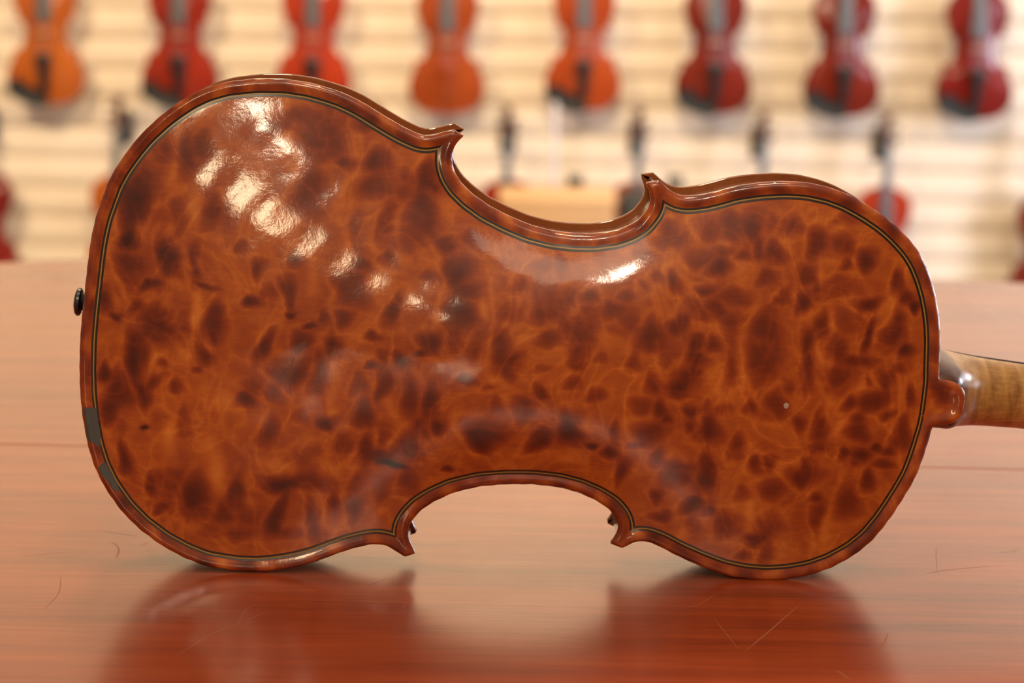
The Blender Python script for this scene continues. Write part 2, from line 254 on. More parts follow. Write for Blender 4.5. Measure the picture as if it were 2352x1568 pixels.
BL = [(-81.0,183.6,6.8,9.0,1.0,0),(-90.3,193.3,5.8,2.7,0.8,0),(-84.1,163.0,5.4,7.6,0.9,0),(-96.6,187.7,5.4,3.6,0.7,0),(-133.8,174.7,2.7,7.2,0.9,0),(-142.8,177.0,3.6,4.5,0.5,0),(-156.2,156.3,5.0,10.8,1.3,0),(-122.6,153.3,4.3,6.1,0.7,0),(-127.1,180.2,3.6,3.6,0.7,0),(-137.4,150.8,2.2,4.5,0.5,0),(-75.4,181.4,4.7,5.9,0.9,0),(-55.8,175.1,4.5,4.0,1.1,0),(-67.7,173.1,3.6,2.5,1.1,0),(-56.5,164.3,7.6,4.5,1.0,0),(-35.5,168.7,3.6,5.8,1.0,0),(-32.3,163.8,1.8,2.2,0.9,0),(-38.8,152.2,6.1,9.0,1.1,0),(-51.9,150.2,2.7,6.8,0.8,0),(-64.7,144.7,2.9,10.8,0.6,0),(-63.7,133.1,4.0,2.5,0.9,0),(-50.9,135.6,3.1,3.1,0.9,0),(-28.8,140.6,3.2,2.7,1.0,0),(-44.5,168.4,2.7,3.2,0.5,0),(-18.0,142.6,4.5,3.2,0.5,0),(-23.7,130.7,4.1,4.3,1.0,0),(-34.2,129.3,2.9,2.5,0.6,0),(-19.0,123.4,5.0,3.6,0.7,0),(-67.4,124.1,4.0,4.3,1.0,0),(12.4,133.0,4.3,2.2,0.6,0),(18.8,133.1,2.0,4.3,0.7,0),(-48.6,183.4,3.6,2.3,0.5,0),(10.8,123.0,4.7,6.1,0.6,0),(1.7,126.6,2.5,2.9,0.6,0),(-62.9,188.3,3.6,2.2,0.7,0),(63.8,146.2,4.3,3.6,0.9,0),(69.7,146.8,1.4,2.2,0.6,0),(78.3,148.2,4.0,4.3,0.8,0),(89.5,151.6,4.3,4.0,0.8,0),(86.5,146.2,2.9,2.5,0.8,0),(98.1,150.8,3.1,5.0,1.0,0),(105.8,152.3,2.0,3.2,0.6,0),(113.9,151.0,3.6,2.9,1.0,0),(123.7,143.5,3.1,5.0,1.0,20.0),(107.5,140.1,3.6,4.0,1.0,0),(99.9,140.5,2.0,4.5,0.8,0),(84.5,139.2,3.2,1.6,0.8,0),(92.1,138.0,2.9,2.2,0.9,0),(83.7,134.1,3.6,2.3,1.0,0),(75.5,136.7,4.5,2.7,0.6,0),(65.8,128.0,2.2,4.0,1.0,0),(58.3,129.3,2.7,2.3,0.8,0),(53.1,125.4,1.8,2.2,0.6,0),(46.0,122.3,2.5,1.6,0.7,0),(31.1,121.9,2.9,2.3,0.9,0),(23.8,121.0,3.2,3.1,0.6,0),(40.3,116.2,4.7,3.1,0.8,0),(30.9,115.4,2.5,2.2,0.5,0),(79.1,124.9,3.6,2.0,0.8,0),(89.1,122.9,5.4,2.7,0.6,0),(103.1,130.0,2.7,2.7,0.7,0),(119.7,129.3,2.7,4.3,0.8,0),(72.9,117.5,4.5,3.6,0.6,0),(82.2,116.2,4.3,3.8,0.8,0),(110.0,121.8,2.7,1.6,0.9,-30.0),(117.9,119.2,3.1,2.3,1.0,-30.0),(104.4,118.1,2.2,1.6,0.6,0),(27.7,107.2,5.4,4.5,1.0,0),(46.7,110.2,4.3,3.6,0.6,0),(56.8,106.7,4.7,4.7,1.0,0),(67.2,109.6,3.6,2.9,1.0,-25.0),(75.1,103.2,2.7,2.2,0.9,-30.0),(81.2,102.8,2.2,2.5,0.9,0),(89.2,108.1,3.1,6.1,0.8,0),(103.4,108.3,5.4,7.9,1.0,0),(126.5,110.0,3.6,4.0,0.9,0),(54.0,136.5,3.6,2.5,0.5,0),(133.5,143.2,4.7,3.8,0.9,0),(135.8,136.0,2.3,2.0,1.0,0),(144.0,136.5,3.4,4.0,1.0,0),(136.1,153.5,4.3,2.2,0.8,0),(134.2,126.3,5.4,4.7,0.8,0),(145.1,117.8,4.0,2.5,1.1,0),(158.4,128.7,2.3,5.0,1.1,0),(161.8,121.5,2.2,2.9,0.9,0),(165.8,116.9,1.8,2.0,1.4,0),(157.0,108.4,3.6,6.5,1.3,20.0),(146.6,105.9,1.4,5.0,1.0,15.0),(121.4,103.9,2.5,6.1,0.8,0),(120.7,130.1,2.5,3.6,0.8,0),(124.6,123.3,1.8,2.9,0.6,0),(137.8,111.0,4.3,3.6,0.6,0),(133.4,100.6,3.6,6.1,0.9,0),(163.2,99.6,2.5,2.7,1.1,0),(102.4,94.4,5.4,6.8,1.0,0),(120.6,97.2,1.6,7.9,0.8,0),(121.0,86.5,1.6,3.6,0.7,0),(133.9,87.0,5.9,5.0,1.0,0),(141.3,95.7,7.6,2.5,0.9,0),(147.4,86.8,1.4,2.5,0.8,0),(154.6,87.0,2.7,4.0,1.1,0),(160.5,92.1,2.5,1.4,0.7,0),(139.7,77.8,2.3,2.2,1.1,0),(149.2,77.9,5.0,3.6,1.2,0),(108.8,77.7,4.3,5.4,1.0,0),(98.1,76.1,2.3,2.9,0.9,0),(118.6,69.2,2.5,3.2,1.0,0),(127.9,68.1,2.9,5.9,1.1,0),(143.9,68.3,3.6,4.3,1.1,15.0),(155.7,71.8,2.3,1.6,0.9,0),(162.5,64.9,3.1,4.9,1.2,0),(165.7,79.6,1.8,5.4,0.8,0),(126.3,58.3,4.5,2.0,0.9,0),(137.6,55.5,1.8,2.2,1.0,0),(151.7,58.8,2.0,1.8,1.1,0),(144.5,53.6,3.2,3.4,1.1,0),(157.9,57.6,2.3,1.6,0.9,0),(101.6,52.2,2.3,2.9,1.1,0),(108.1,52.3,2.0,2.5,0.9,0),(155.9,51.0,3.6,2.2,0.9,0),(123.5,50.5,3.2,3.6,0.9,0),(114.6,86.0,2.2,2.2,0.6,0),(57.9,103.7,4.3,4.0,0.8,0),(49.4,95.8,2.3,3.4,0.8,0),(63.1,97.2,2.7,4.7,0.8,0),(74.7,97.8,3.6,3.6,1.0,0),(73.2,91.0,3.6,4.7,1.0,25.0),(69.3,83.3,4.3,3.4,1.3,-30.0),(58.1,85.9,2.9,3.6,0.9,0),(34.2,97.2,2.0,2.3,0.7,0),(25.9,92.3,2.7,2.3,0.8,0),(88.4,92.2,2.0,6.1,0.7,0),(34.2,81.7,2.9,2.2,0.9,0),(52.3,76.1,3.6,2.7,0.7,0),(59.8,74.8,2.5,3.2,1.0,0),(61.9,70.4,2.2,1.6,0.9,0),(73.7,74.4,3.1,2.3,1.1,0),(87.3,75.2,2.9,2.3,0.6,0),(81.2,76.6,2.2,2.2,0.6,0),(55.3,64.8,4.9,4.1,1.0,0),(52.7,60.0,3.2,2.0,1.1,0),(81.5,67.0,4.0,4.7,1.2,0),(73.5,68.2,2.2,2.3,0.8,0),(43.0,65.0,1.3,5.4,0.8,0),(93.6,59.5,2.7,4.3,0.8,0),(33.2,57.3,2.2,1.4,1.4,0),(40.6,55.2,2.9,2.3,1.2,0),(23.7,62.9,4.3,4.0,1.3,0),(25.3,71.2,3.6,3.6,0.9,0),(46.2,48.7,2.3,2.7,1.1,0),(61.1,54.8,2.0,4.0,0.8,15.0),(69.0,49.7,4.7,2.7,1.1,0),(80.2,51.2,3.1,5.4,1.1,10.0),(-64.7,121.8,4.3,4.0,1.0,0),(-68.9,110.6,2.5,3.4,1.1,0),(-50.3,113.8,2.3,4.9,1.1,12.0),(-57.3,103.6,2.5,2.3,1.1,0),(-73.7,99.7,3.2,2.7,1.1,0),(-45.5,93.6,2.2,3.1,1.2,-25.0),(-36.5,97.4,2.2,1.3,1.1,0),(-33.3,102.1,3.4,4.5,1.2,-20.0),(-22.1,113.5,5.2,5.2,1.2,0),(-23.9,106.8,2.3,6.1,0.8,0),(-17.8,124.0,4.5,2.2,0.6,0),(-15.1,101.9,2.5,5.9,0.8,25.0),(-5.1,99.3,3.2,6.3,0.9,-15.0),(-0.4,92.8,4.1,4.3,0.9,0),(-19.0,87.1,3.6,2.0,1.0,0),(-9.9,84.0,2.2,1.4,0.8,0),(-52.9,83.3,2.5,6.1,1.3,22.0),(-63.1,84.1,2.5,4.0,0.9,0),(-57.8,92.0,2.5,1.3,1.0,0),(-51.9,95.0,1.8,2.2,0.7,0),(-42.1,77.5,2.7,6.8,0.8,0),(-33.6,77.6,2.3,6.1,1.0,0),(-30.2,66.3,2.3,2.5,1.0,0),(-37.9,66.2,3.2,3.6,0.8,0),(-60.9,71.6,3.1,4.9,1.1,0),(-75.9,66.2,3.2,2.7,1.1,0),(11.1,83.4,2.5,2.3,1.1,0),(24.3,85.8,2.5,2.0,0.9,0),(3.5,74.0,3.4,5.0,1.0,0),(13.2,91.4,3.2,1.3,0.6,0),(15.3,105.0,4.3,3.6,0.7,0),(25.9,100.7,4.3,7.2,0.8,0),(15.0,116.6,6.1,4.3,0.7,0),(-0.7,114.2,4.3,4.0,0.5,0),(-12.2,62.0,5.9,4.9,1.6,0),(23.4,65.8,3.6,6.8,1.2,0),(11.5,60.9,4.9,2.5,1.5,-20.0),(12.9,64.2,1.6,1.3,1.0,0),(-6.5,75.6,1.8,4.0,0.5,0),(-60.2,55.6,2.5,4.9,1.1,0),(-53.5,62.3,2.2,4.3,0.8,0),(-43.4,57.9,4.5,5.0,1.3,0),(-54.6,52.0,6.8,2.5,1.1,0),(-48.0,48.3,6.1,1.1,2.4,8.0),(-26.2,46.9,1.8,1.3,1.3,0),(-69.4,57.9,2.9,3.2,0.8,0),(-65.1,28.8,2.9,5.4,1.3,0),(-73.0,30.2,2.3,5.4,1.0,0),(-62.5,42.5,2.9,6.5,0.8,20.0),(-53.3,37.8,2.9,5.0,0.6,0),(-42.3,41.3,2.9,4.3,0.7,0),(-156.9,140.9,4.0,4.0,1.4,0),(-157.5,128.3,4.5,5.4,1.0,0),(-150.4,121.9,2.9,1.8,1.3,0),(-140.7,134.4,3.6,6.8,1.1,-10.0),(-130.5,134.6,1.6,4.0,0.8,0),(-129.1,128.2,1.6,2.9,0.8,0),(-111.4,139.3,2.5,2.3,1.0,0),(-103.9,130.0,2.3,3.2,1.1,15.0),(-107.6,117.6,2.3,2.3,1.4,0),(-88.5,134.7,2.2,3.1,1.2,0),(-92.5,121.0,2.5,5.0,1.1,0),(-101.2,122.3,2.5,2.9,0.7,0),(-121.6,109.1,3.2,5.9,1.0,0),(-122.5,102.6,1.6,2.2,0.8,0),(-127.9,94.4,2.3,4.7,1.1,-15.0),(-100.7,99.3,2.0,5.6,1.3,22.0),(-92.2,111.9,1.8,1.3,1.1,0),(-83.1,107.3,2.5,1.1,1.1,-10.0),(-76.8,111.2,1.8,2.5,0.7,0),(-86.3,98.6,3.2,4.7,0.9,20.0),(-73.5,99.2,3.1,4.0,1.0,0),(-79.3,87.1,2.7,6.8,1.1,0),(-91.6,86.6,4.9,4.9,1.3,0),(-109.8,74.7,3.2,2.3,1.2,0),(-146.5,106.0,5.8,6.5,1.0,0),(-154.7,92.0,3.6,7.9,1.3,0),(-168.0,85.5,2.3,3.2,1.4,0),(-143.4,89.1,2.2,1.6,0.7,0),(-163.1,108.1,2.2,1.6,1.1,0),(-166.7,115.8,2.3,4.7,1.0,0),(-163.1,79.0,3.6,6.1,1.1,0),(-152.6,76.4,2.3,5.4,1.0,0),(-138.1,80.8,2.2,2.2,0.9,0),(-129.4,86.4,1.8,1.3,0.8,0),(-106.8,79.8,3.6,3.6,0.6,0),(-97.7,79.0,3.1,3.6,0.8,0),(-154.0,114.2,2.2,2.5,0.8,0),(-126.0,122.3,4.3,1.1,1.1,12.0),(-135.6,107.6,2.5,2.5,0.6,0),(-148.1,81.6,4.3,1.6,0.9,-25.0),(-166.4,67.3,2.7,4.5,1.3,0),(-151.1,61.5,1.6,0.7,2.4,0),(-160.2,49.6,2.3,5.0,1.3,-15.0),(-146.8,65.7,2.9,4.0,0.6,0),(-135.4,66.8,2.3,5.4,0.6,0),(-100.4,62.6,3.2,4.5,1.0,0),(-76.2,65.3,3.4,2.3,1.1,0),(-70.3,55.7,2.9,4.0,0.6,0),(-130.6,33.6,4.7,7.6,1.2,0),(-141.5,37.7,4.3,5.4,0.7,0),(-148.5,38.5,2.0,3.8,1.0,0),(-114.1,34.8,2.9,6.5,1.1,10.0),(-95.4,38.4,6.5,3.2,1.2,0),(-118.8,26.6,3.1,4.0,1.0,0),(-97.7,25.6,2.5,7.2,1.3,28.0),(-109.0,25.4,4.7,4.0,0.6,0),(-81.5,42.3,6.1,4.5,1.0,0),(-81.5,23.4,2.5,6.8,1.2,-12.0),(-112.8,16.8,4.3,3.2,0.8,0),(-147.2,27.6,2.9,1.6,1.0,-35.0),(-92.1,19.5,5.4,2.3,0.7,0),(-84.8,51.6,3.2,3.6,0.6,0),(-124.4,19.1,3.6,2.5,0.6,0),(-87.5,68.8,2.9,2.5,0.6,0),(45.7,47.0,2.3,4.3,1.2,12.0),(68.2,47.7,4.5,5.0,1.1,0),(79.8,46.9,3.2,6.1,1.1,12.0),(121.4,46.0,5.0,3.4,1.2,0),(149.5,44.2,2.5,2.9,1.1,0),(76.0,33.2,3.6,2.5,1.2,0),(61.7,36.3,2.0,2.5,0.9,0),(83.2,29.9,2.5,1.6,1.0,0),(91.5,25.4,4.0,4.7,0.9,-15.0),(63.7,28.4,4.0,2.0,0.9,0),(77.7,25.2,2.5,2.5,0.7,0),(107.9,24.7,4.7,4.7,0.8,0),(102.1,18.3,3.6,2.3,1.2,0),(108.2,14.0,2.3,4.3,0.8,0),(127.1,38.2,2.3,2.0,0.9,0),(129.0,27.8,2.3,6.3,0.8,0),(140.6,35.9,4.3,6.5,0.9,0),(96.6,39.6,3.1,2.9,0.7,0),(108.2,40.3,4.5,3.6,0.9,0),(98.5,11.7,2.5,2.2,0.9,0),(180.4,80.8,2.9,4.7,1.2,0),(-139.4,170.9,1.6,6.8,-0.9,0),(-129.0,153.4,3.1,7.9,-1.0,0),(-91.2,183.4,2.5,8.1,-0.9,0),(-60.4,168.6,1.4,6.5,-0.7,30.0),(-66.9,151.7,1.8,12.6,-0.8,8.0),(-46.6,148.5,1.4,7.6,-0.9,-5.0),(-41.6,182.1,3.2,1.8,-0.5,0),(-134.6,133.1,2.7,6.5,-1.1,-12.0),(-129.2,111.9,2.3,8.1,-1.1,0),(-135.2,95.5,2.0,6.3,-1.0,-20.0),(-148.0,95.3,2.2,6.5,-1.0,-15.0),(-144.9,86.0,1.8,5.4,-0.6,-30.0),(-157.2,80.0,1.4,4.5,-0.9,0),(-141.0,60.2,2.7,7.2,-0.9,0),(-123.2,44.1,4.0,10.8,-1.0,0),(-110.4,41.8,5.0,4.3,-0.7,0),(-95.5,47.4,9.0,3.6,-0.9,0),(-118.0,74.6,4.7,2.2,-0.7,0),(-30.3,115.9,1.4,7.2,-0.9,20.0),(-12.1,115.1,1.6,6.1,-0.9,0),(-5.3,108.0,5.4,1.4,-0.6,-30.0),(19.7,105.1,1.8,6.8,-0.8,20.0),(7.3,121.1,1.8,7.2,-0.9,0),(63.9,131.7,2.5,4.7,-0.9,0),(125.7,129.8,1.3,6.1,-1.0,0),(131.0,110.9,1.6,5.0,-1.1,0),(162.4,130.3,1.3,4.7,-0.8,0),(125.6,98.5,1.6,9.0,-1.0,0),(94.0,96.1,1.4,10.8,-1.0,0),(67.7,94.6,1.4,4.0,-0.9,25.0),(62.2,87.2,3.6,1.6,-0.9,0),(31.1,66.9,4.3,2.3,-0.8,0),(74.7,46.9,1.3,5.8,-0.9,12.0),(100.1,32.9,2.0,9.9,-0.8,8.0),(134.0,28.8,2.0,8.1,-0.8,8.0),(73.7,20.3,2.9,3.6,-0.6,0),(-38.5,87.6,1.8,10.8,-0.6,-40.0),(-60.0,94.5,5.4,1.1,-0.6,-20.0),(-8.2,89.8,2.5,4.3,-0.6,0),(4.1,102.7,5.4,2.5,-0.6,-25.0),(-81.4,130.2,2.5,7.2,-0.6,0),(-48.5,108.2,5.4,2.9,-0.5,0),(-104.5,39.0,2.5,2.5,-0.5,0),(-49.1,72.8,1.6,7.2,-0.6,-20.0),(-2.7,84.4,7.2,1.4,-0.5,-20.0),(-32.0,139.8,7.2,1.8,-0.6,8.0),(-74.2,83.4,1.8,5.4,-0.8,0),(-73.2,70.6,5.4,1.8,-0.7,-30.0),(-84.8,74.1,7.2,1.4,-0.6,-30.0)]
PATCH = [[(-176.77,70.05),(-171.67,69.94),(-171.0,66.08),(-170.12,57.7),(-170.44,53.44),(-171.52,53.88),(-172.86,55.07),(-174.92,55.59),(-175.98,57.24),(-176.36,62.48)],[(-171.28,44.89),(-168.53,47.35),(-166.94,44.95),(-164.73,40.71),(-163.06,36.82),(-162.36,34.22),(-164.79,35.31),(-166.47,38.45),(-169.59,41.01),(-170.94,43.04)]]
SCR = [([(-0.174,0.0423),(-0.1701,0.0351),(-0.1684,0.0251),(-0.168,0.0166)],0.00132),([(-0.1856,0.0643),(-0.1777,0.0602),(-0.1656,0.0541)],0.00057),([(-0.1606,0.0387),(-0.1585,0.0433)],0.00057),([(0.0897,-0.1002),(0.1008,-0.0762),(0.1186,-0.0351)],0.00075),([(0.1489,-0.0716),(0.1451,-0.0849),(0.1408,-0.0934)],0.00132),([(0.1913,0.0607),(0.1844,0.0205)],0.00057),([(0.1785,0.0152),(0.19,0.0222),(0.2143,0.0309)],0.00057),([(-0.0593,-0.0414),(-0.05,-0.0426),(-0.0378,-0.0425)],0.00075),([(-0.1225,-0.1169),(-0.1111,-0.0861),(-0.0941,-0.057)],0.00075),([(-0.1861,-0.0108),(-0.1819,-0.0366),(-0.1828,-0.0583)],0.00094),([(0.1219,-0.1201),(0.1253,-0.1301)],0.00075),([(0.0821,-0.0569),(0.0884,-0.0992)],0.00038),([(-0.062,-0.0225),(-0.0553,-0.0142),(-0.052,-0.0087)],0.00057),([(-0.1051,-0.0801),(-0.1037,-0.0564),(-0.1004,-0.047)],0.00038),([(0.0655,-0.0459),(0.0765,-0.039),(0.087,-0.0194)],0.00038),([(0.2186,0.0514),(0.2287,0.0581)],0.00038),([(-0.2069,0.0189),(-0.1913,0.025)],0.00038)]
ARCH = 15.5
BGROT = 0.0
SPECK = (113.14, 76.92)
SPU = .10

def catmull(P, step):
    P = np.array(P, float); E = np.vstack([2*P[0]-P[1], P, 2*P[-1]-P[-2]]); out = []
    for i in range(1, len(E)-2):
        n = max(2, int(np.hypot(*(E[i+1]-E[i]))/step)); t = np.arange(n)[:, None]/n
        out.append(.5*((2*E[i])+(-E[i-1]+E[i+1])*t+(2*E[i-1]-5*E[i]+4*E[i+1]-E[i+2])*t**2+(-E[i-1]+3*E[i]-3*E[i+1]+E[i+2])*t**3))
    out.append(P[-1:]); return np.vstack(out)
def resample(P, n):
    d = np.r_[0, np.cumsum(np.hypot(*np.diff(P, axis=0).T))]; s = np.linspace(0, d[-1], n)
    return np.c_[np.interp(s, d, P[:, 0]), np.interp(s, d, P[:, 1])]
def normals(P):
    T = np.gradient(P, axis=0); T /= np.hypot(*T.T)[:, None]; return np.c_[-T[:, 1], T[:, 0]]
def inset_curves(segs, d):
    """the four bout curves moved inwards by d and trimmed where neighbours meet"""
    O = [s+normals(s)*d for s in segs]; n = len(O); cut0 = [0]*n; cut1 = [0]*n
    for i in range(n):
        A = O[i]; B = O[(i+1) % n]; a0 = int(len(A)*.75) if n > 2 else 0; b1 = int(len(B)*.25)
        D = np.hypot(A[a0:, None, 0]-B[None, :b1, 0], A[a0:, None, 1]-B[None, :b1, 1])
        k = np.unravel_index(D.argmin(), D.shape); cut1[i] = a0+k[0]; cut0[(i+1) % n] = k[1]
    return [O[i][cut0[i]:cut1[i]+1] for i in range(n)]
class Field:
    """distance to the outline and a membrane-like arch over it"""
    def __init__(s, loop, g=1.5, wfun=None):
        s.loop = loop; s.g = g
        s.dense = resample(np.vstack([loop, loop[:1]]), int(np.hypot(*np.diff(loop, axis=0).T).sum()/.4))
        lo = loop.min(0)-6; hi = loop.max(0)+6; s.lo = lo
        nx, ny = int((hi[0]-lo[0])/g)+1, int((hi[1]-lo[1])/g)+1
        X, Y = np.meshgrid(lo[0]+np.arange(nx)*g, lo[1]+np.arange(ny)*g, indexing='ij')
        ins = s.inside(np.c_[X.ravel(), Y.ravel()]).reshape(X.shape)
        W = wfun(X, Y); S = g*g/W**2; U = np.zeros_like(X)
        for it in range(2600):
            if it < 600 and it % 2 == 0: U = U*1.004
            U[1:-1, 1:-1] = .25*(U[2:, 1:-1]+U[:-2, 1:-1]+U[1:-1, 2:]+U[1:-1, :-2]+S[1:-1, 1:-1]*2)*ins[1:-1, 1:-1]
        s.U = U/U.max()
        for _ in range(3):
            s.U[1:-1, 1:-1] = .25*s.U[1:-1, 1:-1]+.125*(s.U[2:, 1:-1]+s.U[:-2, 1:-1]+s.U[1:-1, 2:]+s.U[1:-1, :-2])+.0625*(s.U[2:, 2:]+s.U[:-2, :-2]+s.U[:-2, 2:]+s.U[2:, :-2])
    def inside(s, P):
        L = s.loop; res = np.zeros(len(P), bool); x, y = P[:, 0], P[:, 1]
        for (x0, y0), (x1, y1) in zip(L, np.roll(L, -1, 0)):
            if y0 == y1: continue
            c = ((y0 > y) != (y1 > y)); xi = x0+(y-y0)*(x1-x0)/(y1-y0); res ^= c & (x < xi)
        return res
    def dist(s, P):
        out = np.empty(len(P)); D = s.dense
        for i in range(0, len(P), 2000):
            q = P[i:i+2000]; out[i:i+2000] = np.sqrt(((q[:, None, :]-D[None])**2).sum(2).min(1))
        return out
    def u(s, P):
        q = (P-s.lo)/s.g; i = np.floor(q).astype(int); f = q-i; r = 0
        i[:, 0] = np.clip(i[:, 0], 1, s.U.shape[0]-3); i[:, 1] = np.clip(i[:, 1], 1, s.U.shape[1]-3)
        def wts(t): return [(-t**3+2*t*t-t)/2, (3*t**3-5*t*t+2)/2, (-3*t**3+4*t*t+t)/2, (t**3-t*t)/2]
        wx, wy = wts(f[:, 0]), wts(f[:, 1])
        for a in range(4):
            for b in range(4): r = r+wx[a]*wy[b]*s.U[i[:, 0]+a-1, i[:, 1]+b-1]
        return r
    def height(s, P, arch=13.0):
        d = s.dist(P); u = np.clip(s.u(P), 0, 1)
        e = np.where(d < 2, -.4+2.0*np.sqrt(np.clip(1-(1-d/2)**2, 0, 1)), 1.6-.9*np.clip((d-2)/4, 0, 1)**2*(3-2*np.clip((d-2)/4, 0, 1)))
        return e+arch*1.22*u*u/(u+.22)
def undulation(field, P, seed):
    und = np.zeros(len(P)); r_ = np.random.RandomState(seed)
    for _ in range(26):
        k = r_.normal(0, 1, 2)*2*math.pi/r_.uniform(26, 80); und += np.sin(P@k+r_.uniform(0, 6.3))*.018
    return und*np.clip((field.dist(P)-8)/12, 0, 1)
def plate(field, loop, step, m, name, parent, to3, figure=None, arch=13.0, rings=(.15, .5, 1.0, 1.6, 2.3, 3.2, 4.2, 5.2, 6.2, 7.4), seed=1):
    """arched plate with rounded edge; to3(P, w) maps plan millimetres and height to local metres"""
    lp = resample(np.vstack([loop, loop[:1]]), int(np.hypot(*np.diff(loop, axis=0).T).sum()/min(step, 2.5)))[:-1]
    nl = len(lp); nr = normals(np.vstack([lp[-1:], lp, lp[:1]]))[1:-1]; pts = [lp]
    for r in rings:
        q = lp+nr*r; ok = field.dist(q) > r*.96; q = q[ok & field.inside(q)]; pts.append(q)
    lo, hi = lp.min(0), lp.max(0); G = []
    j = 0; y = lo[1]
    while y < hi[1]:
        x = np.arange(lo[0]+(step/2 if j % 2 else 0), hi[0], step); G.append(np.c_[x, np.full(len(x), y)]); y += step*.866; j += 1
    G = np.vstack(G); G = G[field.inside(G)]; G = G[field.dist(G) > rings[-1]+step*.6]
    pts.append(G); P = np.vstack(pts)
    res = geometry.delaunay_2d_cdt([Vector(p) for p in P], [(i, (i+1) % nl) for i in range(nl)], [], 1, 1e-5, True)
    VP = np.array([tuple(v) for v in res[0]]); FA = np.array([tuple(f) for f in res[2]])
    bl = Field.__new__(Field); bl.loop = lp
    F = [tuple(f) for f in FA[bl.inside(VP[FA].mean(1))].tolist()]
    H = field.height(VP, arch)
    bnd = [next((k for k in grp if k < nl), -1) for grp in res[3]]
    idx = {k: i for i, k in enumerate(bnd) if k >= 0}
    if seed:
        H = H+undulation(field, VP, seed)
    V = list(to3(VP, H)); fig = list(figure(VP)) if figure else [0]*len(V)
    n0 = len(V)
    extra = [(0.0, -2.0), (.35, -2.6), (3.4, -2.7)]
    for (r, hh) in extra:
        q = lp+nr*r; V += list(to3(q, np.full(nl, hh))); fig += [fig[idx[k]] if k in idx else 0 for k in range(nl)]
    def ring(j, k): return idx[k % nl] if j < 0 else n0+j*nl+k % nl
    for j in range(-1, len(extra)-1):
        for k in range(nl):
            F.append((ring(j, k+1), ring(j, k), ring(j+1, k), ring(j+1, k+1)))
    o = mesh(name, V, F, m, parent, True, None, {'figure': fig} if figure else None)
    bm = bmesh.new(); bm.from_mesh(o.data); bmesh.ops.recalc_face_normals(bm, faces=bm.faces); bm.to_mesh(o.data); bm.free()
    o.data.polygons.foreach_set('use_smooth', [True]*len(o.data.polygons)); o.data.set_sharp_from_angle(angle=R(55))
    return o
def wall_band(curves, z0, z1, to3, n=120, thick=1.2):
    parts = []
    for c in curves:
        q = resample(c, n); nn = normals(q); rs = [(q, z0), (q, z1), (q+nn*thick, z1), (q+nn*thick, z0)]
        V = []; 
        for (pp, z) in rs: V += list(to3(pp, np.full(n, z)))
        F = []
        for a in range(4):
            b = (a+1) % 4
            for k in range(n-1): F.append((a*n+k, a*n+k+1, b*n+k+1, b*n+k))
        for k in (0, n-1): F.append(tuple(a*n+k for a in range(4)))
        parts.append((V, F))
    return join(*parts)

# ------------------------------------------------------------------ canonical violin parts (a along, c across, w out of the front); mm
AX0 = np.array([-177.6, 110.6]); AXD = np.array([math.cos(R(-5.342)), math.sin(R(-5.342))]); AXC = np.array([-AXD[1], AXD[0]])
def u_ring(n, f):
    return [f(2*math.pi*k/n) for k in range(n)]
def parts_neck(T, heel=True):
    """neck with heel; w measured out of the front, the ribs lie between w=-36 and w=-4"""
    st = [(354, 15.6, -36.0, 8.6), (358, 15.6, -36.0, 8.7), (362, 15.4, -36.0, 8.6), (364.5, 15.2, -35.6, 7.9), (366.4, 15.0, -34.0, 7.0), (368, 14.8, -31.5, 6.2), (369.5, 14.6, -28.0, 5.4), (371, 14.4, -24.8, 4.8), (373, 14.2, -21.4, 4.2),
          (375.5, 14.0, -18.2, 3.4), (378, 13.8, -15.8, 2.8), (381, 13.6, -13.8, 2.2), (387, 13.3, -11.8, 1), (400, 12.9, -10.0, 0), (440, 12.3, -10.0, 0), (478, 11.8, -11.5, 0), (484, 12.0, -13.0, 0)]
    rings = []; stain = []
    for (a, hw, wb, e) in st:
        rg = []
        top = 2.2+(484-a)/252*14
        for k in range(28):
            t = k/27; ang = math.pi*t
            sx = math.sin(ang); wq = top+(wb-top)*(sx**.75); frac = (top-wq)/(top-wb)
            c = math.copysign(e+(hw-e)*math.sqrt(max(0, 1-frac**2.3)), math.cos(ang))
            rg.append(T(a, c, wq))
            stain.append(max(0, min(1, (372.5-(a+c*c*.028))/2.6+.5)))
        rings.append(rg)
    V, F = loft(rings); return V, F, stain
def parts_fboard(T, A0=232):
    rings = []
    for a, hw in ((A0, 21.0), (300, 18.4), (360, 15.4), (380, 13.9), (420, 12.9), (484, 12.1)):
        rise = (484-a)/252*14
        rg = [T(a, -hw+.4, 2.2+rise), T(a, hw-.4, 2.2+rise)]
        for k in range(9):
            t = 1-2*k/8; rg.append(T(a, hw*t, 3.2+rise+3.6*(1-t*t)))
        rings.append(rg)
    return loft(rings)
def parts_pegbox(T):
    rings = []
    for a, hw, wf, wb in ((484, 12, 3, -13), (500, 11.3, 1.5, -17), (520, 10.0, -2, -20), (540, 8.6, -7, -22), (556, 7.4, -11, -23), (566, 6.6, -6, -26)):
        m_ = (wf+wb)/2; h = (wf-wb)/2
        rings.append(u_ring(16, lambda t: T(a, hw*math.copysign(abs(math.cos(t))**.5, math.cos(t)), m_+h*math.copysign(abs(math.sin(t))**.5, math.sin(t)))))
    p1 = loft(rings)
    rings = []
    for c, r in ((-19.5, 2.0), (-19, 4.5), (-15, 5.2), (-14.5, 8.5), (-10, 9.3), (-9.5, 13), (-6.5, 14.5), (0, 14.0), (6.5, 14.5), (9.5, 13), (10, 9.3), (14.5, 8.5), (15, 5.2), (19, 4.5), (19.5, 2.0)):
        rings.append(u_ring(20, lambda t: T(573+r*math.cos(t), c, -15+r*math.sin(t))))
    return join(p1, loft(rings))
